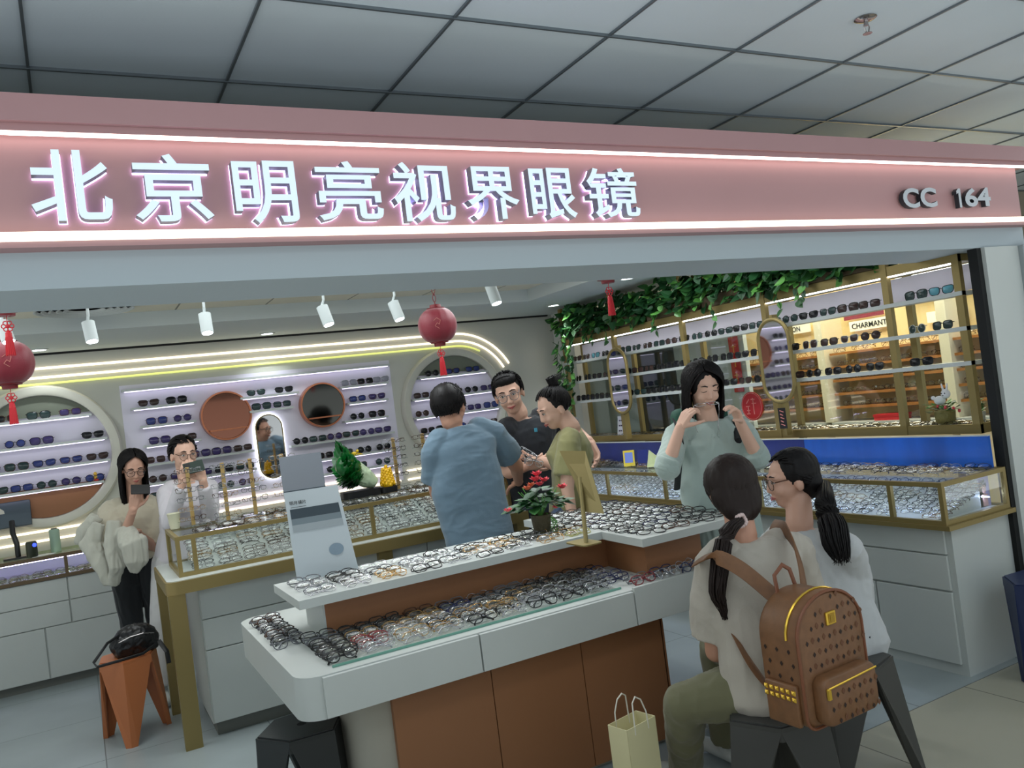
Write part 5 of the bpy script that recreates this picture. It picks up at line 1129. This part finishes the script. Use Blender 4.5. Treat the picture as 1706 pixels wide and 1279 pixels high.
# --- woman with long hair, phone and a jacket over her arm
pj = P(228, 925, 5.55)
Jt = dict(pelvis=pj, neck=P(226, 832, 5.55), head=P(222, 780, 5.48), shA=P(180, 850, 5.52), shB=P(258, 842, 5.62), elA=P(200, 912, 5.30), elB=P(262, 915, 5.55), wrA=P(222, 848, 5.18), wrB=P(225, 885, 5.32),
          knA=V((pj.x - .08, pj.y - .02, .47)), knB=V((pj.x + .08, pj.y - .02, .47)), anA=V((pj.x - .09, pj.y + .02, .08)), anB=V((pj.x + .09, pj.y + .02, .08)))
fj = V((.05, -1, 0))
creamj = cloth('jacket_cream', (196, 188, 168)); 
root, M, Jl = person('long-haired woman in glasses looking at her phone, pale jackets over her arm', Jt, fj, (.10, -1, -.42), (0, 0, 1), skinC, hairk, creamj, cloth('black_trousers'), sleeve=.9, sleeve_loose=1.9, folds=.008, hemdrop=-.02, loose=1.12,
    hands=(dict(d=(.25, -.1, 1), pn=(.3, .9, .2), thumb=1, curl=(.45, .45, .5, .5)), dict(d=(-1, -.3, .1), pn=(0, 0, 1), thumb=-1)), tk=dict(hipw=.15, waist=.9), s=.97)
s = MB(); hair_cap(s, M, 1.03); long_hair(s, M, None, 620, -.1, -.29, .45); s.build('hair', hairk, root, smooth='all'); face_parts(root, M, hairk, closed=True); worn(root, M, 'dark-rimmed spectacles worn by the long-haired woman with the jackets', 'black', z=.006)
ph = thing('smartphone', 'black smartphone held by the long-haired woman on the left', 'phone', P(234, 815, 5.16)); ph.rotation_euler = (math.radians(-38), math.radians(8), 0)
MB().box((-.055, -.004, -.036), (.055, .004, .036), bev=.0035).build('case', black, ph); MB().box((-.05, .0042, -.031), (.05, .0048, .031)).build('screen', mat('phone_screen', (30, 34, 40), .1), ph)
off = V((0, 0, 0)); jk = thing('jacket', 'pale cream jackets hanging in folds over the long-haired woman\'s forearm', 'jacket', (0, 0, 0))
t = MB(); Q = lambda *a: P(*a)
t.tube([Q(165, 872, 5.25), Q(150, 905, 5.22), Q(168, 940, 5.2), Q(182, 972, 5.2)], [.035, .06, .055, .03], 14, flat=((0, 1, 0), .5)); t.tube([Q(205, 880, 5.22), Q(222, 905, 5.15), Q(228, 935, 5.15), Q(222, 955, 5.15)], [.045, .08, .065, .02], 14, flat=((0, 1, 0), .45))
t.tube([Q(190, 868, 5.22), Q(188, 905, 5.2), Q(195, 945, 5.18), Q(190, 975, 5.2)], [.04, .05, .045, .03], 14, flat=((0, 1, 0), .6)); t.tube([Q(160, 860, 5.3), Q(140, 888, 5.28), Q(132, 905, 5.28)], [.04, .045, .03], 12, flat=((0, 1, 0), .6))
finish(fuse(t, .0065, 3, .010, (15, 15, 4)), 'draped_cloth', cloth('jacket_pale', (190, 190, 178)), jk)
# --- woman in white long-sleeved top photographing with a phone
pp_ = P(303, 925, 5.35)
Jt = dict(pelvis=pp_, neck=P(312, 800, 5.35), head=P(306, 757, 5.30), shA=P(277, 822, 5.30), shB=P(349, 812, 5.42), elA=P(282, 872, 5.12), elB=P(352, 868, 5.25), wrA=P(306, 800, 5.06), wrB=P(338, 800, 5.12),
          knA=V((pp_.x - .17, pp_.y - .08, .47)), knB=V((pp_.x + .05, pp_.y, .47)), anA=V((pp_.x - .22, pp_.y - .14, .08)), anB=V((pp_.x + .06, pp_.y, .08)))
root, M, Jl = person('woman in white long-sleeved top and pale trousers photographing with her phone', Jt, (.1, -1, 0), (.22, -1, -.18), (0, 0, 1), skinA, hairk, cloth('top_white', (212, 208, 214)), cloth('satin_pale', (196, 196, 196)), sleeve=1.85, sleeve_loose=1.05, folds=.004, hemdrop=.0, loose=1.06,
    hands=(dict(d=(.3, -.1, 1), pn=(.2, 1, .1), thumb=1, curl=(.5, .55, .6, .6)), dict(d=(-.2, -.1, 1), pn=(-.3, 1, .1), thumb=-1, curl=(.5, .55, .6, .6))), tk=dict(hipw=.155, waist=.88, bust=.01), s=.98)
s = MB(); hair_cap(s, M, 1.0); tied_hair(s, M, V((.02, -.12, -.03)), 700); s.build('hair', hairk, root, smooth='all'); face_parts(root, M, hairk); worn(root, M, 'pinkish spectacles worn by the woman photographing with her phone', 'brown')
ph = thing('smartphone', 'dark green smartphone held up sideways by the woman in white', 'phone', P(323, 778, 5.06)); ph.rotation_euler = (math.radians(-15), math.radians(-6), math.radians(8))
MB().box((-.06, -.004, -.036), (.06, .004, .036), bev=.0035).build('case', mat('phone_green', (26, 48, 38), .4), ph); s = MB(); s.box((-.052, -.0062, .0), (-.022, -.004, .03), bev=.002); s.build('camera_bump', black, ph)
# ------------------------------------------------------------------ things on the counters
hb = thing('handbag', 'black crinkled leather handbag with long strap lying on the orange stool', 'handbag', (.17, 5.16, .452), rz=.15)
t = MB(); t.ell((.02, 0, .075), (.115, .075, .078), 20, 12); t.ell((.08, .0, .06), (.06, .06, .058)); t.ell((-.05, 0, .06), (.06, .06, .055)); t.box((-.09, -.06, .0), (.13, .06, .06), bev=.02)
finish(fuse(t, .006, 2, .008, (22, 22, 22)), 'bag_body', lea, hb)
MB().tube([(-.06, -.03, .12), (-.13, -.06, .10), (-.21, -.08, .02), (-.20, -.11, -.0), (-.10, -.13, .006), (.03, -.12, .008), (.11, -.07, .03)], .008, 8, flat=((0, 1, 0), .6)).build('strap', lea, hb, smooth=True)
MB().tube([(-.075, -.062, .085), (-.02, -.080, .105), (.05, -.078, .108), (.11, -.05, .09)], .003, 6).build('zip', chrome, hb)
s = MB().tube([(.13, -.05, .04), (.155, -.10, -.02), (.158, -.105, -.09)], .014, 6, flat=((0, 1, 0), .3)); s.build('hanging_strap', lea, hb); MB().box((.148, -.115, -.10), (.168, -.106, -.085)).build('gold_tip', gold, hb)
# paper bag in front of the counter
c = P(1052, 1200, 2.95); pbg = thing('paper_bag', 'pale yellow paper carrier bag with white rope handles before the counter', 'bag', (c.x, c.y, 0), rz=math.radians(12))
zt = c.z + .0; pap = mat('pale_yellow_paper', (222, 214, 170), .6); papi = mat('paper_inside', (160, 158, 158), .7)
w, d = .075, .045; zt = .40
s = MB(); 
for (a, b) in (((-w, -d), (w, -d)), ((w, -d), (w, d)), ((w, d), (-w, d)), ((-w, d), (-w, -d))):
    ax = V((a[0], a[1], 0)); bx = V((b[0], b[1], 0)); n = (bx - ax).cross(V((0, 0, 1))).normalized() * .001
    s.add([ax + n, bx + n, bx + n + V((0, 0, zt)), ax + n + V((0, 0, zt)), ax - n, bx - n, bx - n + V((0, 0, zt)), ax - n + V((0, 0, zt))], [(0, 1, 2, 3), (5, 4, 7, 6), (3, 2, 6, 7)])
s.box((-w, -d, 0), (w, d, .002)); s.build('bag_body', pap, pbg)
for yy in (-d, d): MB().tube([(-.035, yy, zt - .03), (-.033, yy, zt + .03), (-.022, yy * .8, zt + .075), (0, yy * .7, zt + .09), (.022, yy * .8, zt + .075), (.033, yy, zt + .03), (.035, yy, zt - .03)], .0028, 6).build('rope_handle', mat('rope_white', (222, 218, 205), .7), pbg, smooth=True)
# white price board on the upper shelf
def sheet(name, label, cat, corners, th, m, extra=None):
    """upright board through four points, tl tr br bl"""
    tl, tr, br, bl = [V(p) for p in corners]; n = (tr - tl).cross(bl - tl).normalized() * th; t = thing(name, label, cat, (0, 0, 0)); MB().add([tl, tr, br, bl, tl + n, tr + n, br + n, bl + n], [(0, 3, 2, 1), (4, 5, 6, 7), (0, 1, 5, 4), (1, 2, 6, 5), (2, 3, 7, 6), (3, 0, 4, 7)]).build('board', m, t); return t, (tl, tr, br, bl)
def pt(q, u, v): tl, tr, br, bl = q; return (tl * (1 - u) + tr * u) * (1 - v) + (bl * (1 - u) + br * u) * v
def patch(q, u0, v0, u1, v1, m, parent, nm, lift=.0015):
    n = -(q[1] - q[0]).cross(q[3] - q[0]).normalized() * lift; return MB().add([pt(q, u0, v0) + n, pt(q, u1, v0) + n, pt(q, u1, v1) + n, pt(q, u0, v1) + n], [(0, 3, 2, 1)]).build(nm, m, parent)
bl_, br_ = V((.79, 3.66, UZ + .002)), V((1.055, 3.62, UZ + .002)); lean = V((-.02, .05, 0))
zt1 = .385
tb_, q = sheet('price_board', 'tall white printed display board standing on the front counter\'s upper shelf', 'board', (bl_ + V((.0, .05, zt1)), br_ + V((-.035, .05, zt1)), br_, bl_), .006, mat('board_white', (196, 206, 212), .3))
patch(q, .06, .20, .94, .31, mat('print_slate', (54, 68, 78), .4), tb_, 'dark_band'); patch(q, .06, .31, .94, .38, mat('print_slate_light', (120, 134, 142), .4), tb_, 'grey_band'); patch(q, .06, .38, .94, .46, mat('print_fog', (160, 170, 176), .4), tb_, 'pale_band')
cx_ = pt(q, .72, .72); n = -(q[1] - q[0]).cross(q[3] - q[0]).normalized(); uu = (q[1] - q[0]).normalized(); vv = (q[3] - q[0]).normalized()
MB().add([cx_ + n * .0015 + uu * .032 * math.cos(a) + vv * .026 * math.sin(a) for a in [k * PI / 12 for k in range(24)]], [tuple(range(23, -1, -1))]).build('printed_lens', mat('print_bluegrey', (132, 152, 168), .4), tb_)
Mt = Matrix((uu, -vv, n)).transposed().to_4x4()
lettering('board_text', '明月镜片', .1, .0004, txt, txt, Matrix.Translation(pt(q, .22, .13) + n * .002) @ Mt, tb_, off=.0, h=.017)
patch(q, .08, .178, .36, .183, txt, tb_, 'underline')
bl_, br_ = V((1.06, 4.98, CZ + .002)), V((1.30, 4.93, CZ + .002))
tb2, q = sheet('grey_board', 'grey blank display panel standing on the glass case behind the white board', 'board', (bl_ + V((-.0, .02, .33)), br_ + V((-.0, .02, .33)), br_, bl_), .03, mat('board_grey', (132, 138, 148), .4))
patch(q, .0, .62, 1, .64, mat('print_slate'), tb2, 'line'); patch(q, .0, .66, 1, 1, mat('board_grey_light', (158, 164, 170), .4), tb2, 'lower_field')
# mirror on A-frame stand, seen from behind
bp_ = V((2.14, 3.40, UZ + .002)); mt = thing('table_mirror', 'gold table mirror seen from behind with a bar stand, on upper shelf', 'mirror', (0, 0, 0))
cs = [P(932, 751, 3.85), P(975, 751, 3.80), P(1006, 855, 3.62), P(972, 852, 3.70)]
hmir = lambda c, th: MB()
tl, tr, br, bl = cs; n = (tr - tl).cross(bl - tl).normalized() * .008
prof = [tl, tr, br, bl, bl * .5 + tl * .5 + (tr - tl) * .12]
k_ = len(prof); MB().add(prof + [p + n for p in prof], [tuple(range(k_)), tuple(range(2 * k_ - 1, k_ - 1, -1))] + [(i, k_ + i, k_ + (i + 1) % k_, (i + 1) % k_) for i in range(k_)]).build('mirror_back', mat('gold_dull', (142, 128, 82), .45, metal=.35), mt)
f0 = P(966, 795, 3.76); f1 = P(973, 876, 3.62); f1 = V((f1.x, f1.y, UZ + .003)); MB().tube([f0, f0 * .5 + f1 * .5, f1], .010, 8).build('stand_bar', mat('gold_dull'), mt)
MB().prism(rrect(f1.x - .05, f1.y - .06, f1.x + .05, f1.y + .10, .02), UZ, UZ + .006).build('foot', mat('gold_dull'), mt)
# flower pot
c = P(903, 876, 4.05); fp = thing('potted_flower', 'potted begonia with red-pink blooms in a dark wicker pot on the counter', 'plant', (c.x, c.y, UZ + .001))
MB().lathe([(.032, 0), (.042, .01), (.05, .085), (.052, .09), (.046, .09), (.04, .08), (.001, .08)], 24).build('pot', mat('pot_wicker', (74, 66, 44), .6, bump=.8, bscale=60), fp, smooth=30)
s = MB(); st = MB()
for k in range(90):
    a = random.uniform(0, 2 * PI); r = random.uniform(.0, .13); z = .10 + .10 * (1 - r / .14) * random.random() + .03; leaf(s, (r * math.cos(a) * 1.15, r * math.sin(a) * .8, z), (math.cos(a), math.sin(a), J(.5) - .2), (J(.3), J(.3), 1), random.uniform(.04, .07), random.choice((0, 1, 1)))
for k in range(16): a = random.uniform(0, 2 * PI); st.tube([(0, 0, .07), (.04 * math.cos(a), .04 * math.sin(a), .14), (.10 * math.cos(a), .08 * math.sin(a), .19 + J(.04))], .002, 4)
for k in range(7): st.tube([(.03, -.01, .09), (.045 + J(.02), -.05, .05), (.03 + J(.03), -.055, -.0)], .0018, 4)
s.build('foliage', leafm, fp); st.build('stem', leafm[2], fp)
bloom = mat('bloom_coral', (222, 70, 84), .45); bloomo = mat('bloom_orange', (214, 112, 78), .45)
for k, (x, z, sc_, m_) in enumerate(((-.02, .26, 1.3, 0), (.0, .235, 1, 0), (.03, .25, 1.1, 0), (-.01, .285, 1.2, 0), (.125, .20, 1.2, 0), (-.07, .225, 1.1, 1), (-.045, .24, .9, 1), (-.19, .14, .9, 0), (.075, .11, .8, 0))):
    s = MB()
    for q in range(9): a = q * 2.4; leaf(s, (x + .006 * math.cos(a), -.03 + .006 * math.sin(a), z), (math.cos(a), math.sin(a), .5 + .1 * q), (0, 0, 1), .024 * sc_, 0)
    s.build('bloom', (bloom, bloomo)[m_], fp)
# statues on the glass case
jade = mat('jade_green', (20, 120, 50), .2, spec=.7, vary=.4, vscale=25); jadew = mat('jade_white', (190, 210, 175), .2, spec=.7)
c = PZ_ = None
def onz(px, py, z):
    v = P(px, py, 1.0) - V((0, 0, EYE)); return V((0, 0, EYE)) + v * ((z - EYE) / v.z)
c = onz(592, 822, CZ); c.y = min(max(c.y, 4.9), 5.18); cb = thing('jade_cabbage', 'carved green and white jade cabbage ornament on a black base', 'ornament', (c.x - .05, c.y, CZ + .001)); cb.scale = (1.25, 1.2, 1.25)
MB().prism(rrect(-.10, -.05, .10, .05, .03), 0, .035).build('base', black, cb, smooth=30)
s = MB(); ax_ = V((-.75, 0, .62)).normalized(); p0 = V((.075, 0, .06))
for k in range(7): a = k * PI * 2 / 7; s.tube([p0, p0 + ax_ * .06 + V((0, math.cos(a) * .02, math.sin(a) * .02)), p0 + ax_ * .12 + V((0, math.cos(a) * .034, math.sin(a) * .034))], [.030, .036, .028], 10)
finish(fuse(s, .005, 2, .003, (30, 30, 30)), 'stalk', jadew, cb)
s = MB()
for k in range(220):
    a = random.uniform(0, 2 * PI); t_ = random.uniform(.095, .20); rr = .035 + .055 * min(1, (t_ - .05) / .1) * random.uniform(.5, 1); pz = p0 + ax_ * t_ + V((0, math.cos(a) * rr, math.sin(a) * rr))
    if pz.z < .04: pz.z = .04
    leaf(s, pz, ax_ * .8 + V((0, math.cos(a), math.sin(a))) * .9, ax_ * .5 - V((0, math.cos(a), math.sin(a))), random.uniform(.035, .06), 0)
s.cone(p0 + ax_ * .135, .055, p0 + ax_ * .17, .06); s.build('leaves', jade, cb, smooth=50)
s = MB().ell((-.015, -.02, .225), (.014, .012, .010)); s.ell((0.002, -.022, .236), (.008, .008, .008)); 
for k in range(5): s.tube([(-.015 + k * .006, -.02, .225), (-.02 + k * .012, -.035, .215)], .0022, 4)
s.build('carved_insect', mat('amber_yellow', (220, 185, 40), .3), cb, smooth='all')
c = onz(612, 818, CZ); c.y = min(max(c.y, 4.9), 5.18); gs = thing('golden_figure', 'small golden cluster ornament on a black base beside the jade cabbage', 'ornament', (c.x + .045, c.y, CZ + .001))
MB().prism(rrect(-.055, -.04, .055, .04, .02), 0, .035).build('base', black, gs, smooth=30)
am = mat('amber_gold', (235, 185, 20), .2, spec=.8, emit=.05); s = MB(); s.cone((0, 0, .06), .04, (0, 0, .13), .028)
for k in range(70): a = k * 2.4; z = .045 + .11 * k / 70; r = .046 * (1 - .45 * k / 70); s.ell((r * math.cos(a), r * math.sin(a) * .8, z), (.0105, .0105, .0105), 7, 5)
s.ell((0, 0, .165), (.012, .012, .014)); s.build('figure', am, gs, smooth='all')
# paper cup
c = onz(291, 884, CZ); cp = thing('paper_cup', 'cream paper cup on the left end of the glass case', 'cup', (max(c.x, .47), 5.22, CZ + .001))
MB().lathe([(.026, 0), (.0365, .088), (.0385, .09), (.0365, .092), (.0345, .088), (.0245, .004), (.001, .004)], 28).build('cup_body', mat('cup_cream', (226, 224, 196), .5), cp, smooth=40)
# left counter: monitor, boxes
mo = thing('monitor', 'dark screen on a bent stand at the left edge', 'monitor', (-.42, 6.85, .911)); grey_d = mat('monitor_grey', (70, 82, 92), .3)
MB().box((-.26, -.02, .22), (.10, .02, .42), bev=.008, M=Matrix.Rotation(math.radians(-25), 4, 'X') @ Matrix.Translation((0, .05, .03))).build('screen', grey_d, mo)
MB().tube([(-.02, .09, .26), (-.02, .04, .18), (.0, .0, .10), (.0, 0, .01)], .018, 10).build('neck', black, mo, smooth=True); MB().prism(rrect(-.09, -.07, .09, .07, .03), 0, .014).build('foot', black, mo)
t = thing('green_bottle', 'squat dark green jar with a blue light by the monitor', 'jar', (-.33, 6.76, .911)); MB().lathe([(.032, 0), (.036, .01), (.036, .10), (.03, .11), (.001, .11)], 20).build('body', mat('jar_green', (38, 46, 30), .4), t, smooth=30); MB().ell((.02, -.032, .085), (.014, .006, .014)).build('blue_light', mat('blue_glow', (60, 80, 240), emit=3, ecol=(50, 70, 255)), t)
t = thing('tumbler', 'pale green cylinder standing on the left counter', 'container', (-.185, 6.85, .911)); MB().lathe([(.032, 0), (.034, .004), (.034, .155), (.03, .162), (.001, .162)], 20).build('body', mat('tumbler_green', (150, 175, 155), .4), t, smooth=30); MB().lathe([(.020, .162), (.02, .17), (.001, .17)], 16).build('lid', mat('plinth_grey'), t)
t = thing('leaflets', 'loose white leaflets on the left counter beside the pale cylinder', 'paper', (-.27, 6.76, .911)); MB().box((-.07, -.03, 0), (.05, .04, .002), M=Matrix.Rotation(.4, 4, 'Z')).build('sheet', white, t); MB().box((-.03, -.03, .002), (.08, .03, .004), M=Matrix.Rotation(-.3, 4, 'Z')).build('sheet', white, t)
t = thing('toy_duck', 'tiny yellow and red toy standing on the left niche shelf end', 'toy', (.13, BY - .05, 1.366)); MB().ell((0, 0, .03), (.02, .016, .016)).build('body', mat('toy_yellow', (235, 190, 70), .5), t, smooth='all'); MB().ell((-.006, 0, .056), (.013, .012, .013)).build('head', mat('toy_yellow'), t, smooth='all'); MB().lathe([(.018, 0), (.02, .016), (.001, .016)], 16).build('base', mat('toy_red', (190, 50, 40), .5), t)
# right counter: payment card, folded note, card with sunglasses
t = thing('payment_card', 'yellow and blue payment card stand at the far end of the right counter', 'card', (3.80, 5.32, .942), rz=-.9)
MB().box((-.045, -.004, .0), (.045, .004, .125), M=Matrix.Rotation(-.15, 4, 'X')).build('board', mat('card_yellow', (225, 200, 60), .5), t); MB().box((-.032, -.006, .028), (.032, -.004, .108), M=Matrix.Rotation(-.15, 4, 'X')).build('inner_field', mat('card_blue', (120, 140, 210), .5), t)
t = thing('payment_card_blue', 'dark blue card beside the yellow payment card', 'card', (3.86, 5.22, .942), rz=-.9); MB().box((-.04, -.004, .0), (.04, .004, .12), M=Matrix.Rotation(-.15, 4, 'X')).build('board', mat('navy_print'), t)
t = thing('folded_note', 'pale yellow pointed folded note standing on the right counter glass', 'note', (3.80, 5.02, .942), rz=-1.0)
MB().add([(-.05, 0, 0), (.035, .0, 0), (.055, .01, .06), (-.02, .0, .13), (-.05, .004, 0), (.035, .004, 0), (.055, .014, .06), (-.02, .004, .13)], [(0, 1, 2, 3), (7, 6, 5, 4), (0, 4, 5, 1), (1, 5, 6, 2), (2, 6, 7, 3), (3, 7, 4, 0)]).build('sheet', mat('note_yellow', (214, 222, 160), .6), t)
t = thing('sunglasses_card', 'small white card printed with tiny sunglasses on the frame tray', 'card', (4.22, 5.95, 1.143), rz=-1.35)
MB().box((-.06, -.003, 0), (.06, .003, .17), M=Matrix.Rotation(-.2, 4, 'X')).build('card', mat('card_white', (222, 222, 232), .5), t)
s = MB()
for a in (-.025, .025):
    for b in (.04, .085, .13): s.box((a - .018, -.0045, b - .006), (a - .003, -.003, b + .006)); s.box((a + .003, -.0045, b - .006), (a + .018, -.003, b + .006))
s.build('printed_glasses', mat('print_violet', (60, 50, 90), .5), t); 
for o_ in [t.children[-1]]: o_.rotation_euler = (-.2, 0, 0)
# black hand sanitizer tag under near mirror
t = thing('black_tag', 'black card with white marks hanging under the near pill mirror', 'tag', (4.06, 3.93, 1.17)); MB().box((-.004, -.032, .0), (.0, .030, .135)).build('card', black, t)
s = MB(); 
for k in range(5): s.tube([(-.006, -.018 + .008 * (k % 2), .02 + k * .022), (-.006, .012, .03 + k * .022)], .003, 4)
s.build('marks', paleink, t)
# rabbit ornament and plants on the frame tray
t = thing('rabbit_planter', 'white toy rabbit sitting in a basket of greenery beside the frame\'s near end', 'ornament', (4.24, 2.92, 1.143))
MB().lathe([(.035, 0), (.05, .02), (.055, .075), (.05, .08), (.001, .07)], 20).build('basket', mat('basket_olive', (120, 112, 60), .7, bump=.5, bscale=80), t, smooth=30)
rb = MB(); rb.ell((0, .02, .135), (.022, .034, .026)); rb.ell((-.012, -.028, .17), (.024, .025, .026)); rb.cone((-.012, -.036, .19), .007, (-.016, -.046, .225), .005, flat=((1, 0, 0), .6)); rb.cone((-.012, -.016, .19), .007, (-.014, -.012, .225), .005, flat=((1, 0, 0), .6)); rb.ell((.0, .058, .15), (.012, .012, .012))
finish(fuse(rb, .003, 1), 'rabbit_body', mat('plush_white', (235, 235, 240), .8), t); s = MB()
for sg in (-1, 1): s.ell((-.035, -.028 + sg * .010, .175), (.003, .0035, .0035), 8, 6)
s.ell((-.037, -.028, .164), (.003, .003, .002), 8, 6); s.build('rabbit_face', eyed, t); s = MB()
for k in range(60): a = random.uniform(0, 2 * PI); r = random.uniform(.02, .085); leaf(s, (r * math.cos(a), r * math.sin(a), .07 + random.uniform(0, .05)), (math.cos(a), math.sin(a), .3 + J(.5)), (0, 0, 1), random.uniform(.02, .035), random.choice((0, 1, 2)))
s.build('foliage', leafm, t)
for k in range(9): a = k * .7; MB().ell((.055 * math.cos(a), .06 * math.sin(a) - .02, .09 + J(.02)), (.008, .008, .008), 7, 5).build('berry', bloom, t, smooth='all')
t = thing('potted_plant', 'small bright green plant in a white pot at the frame\'s near end', 'plant', (4.30, 2.76, 1.143)); MB().lathe([(.022, 0), (.03, .06), (.001, .055)], 16).build('pot', white, t, smooth=30); s = MB()
for k in range(40): a = random.uniform(0, 2 * PI); leaf(s, (.01 * math.cos(a), .01 * math.sin(a), .05 + random.uniform(0, .07)), (math.cos(a), math.sin(a), .6 + J(.4)), (0, 0, 1), random.uniform(.02, .035), random.choice((0, 2, 2)))
s.build('foliage', leafm, t)
for o in COL.objects:
    if o.type == 'MESH' and o.parent is None and 'kind' not in o and 'label' not in o: print('UNTAGGED', o.name)
# prototypes that were never placed
for k, (o, used) in list(PROTO.items()):
    if not used:
        for ch in list(o.children): bpy.data.objects.remove(ch)
        bpy.data.objects.remove(o)
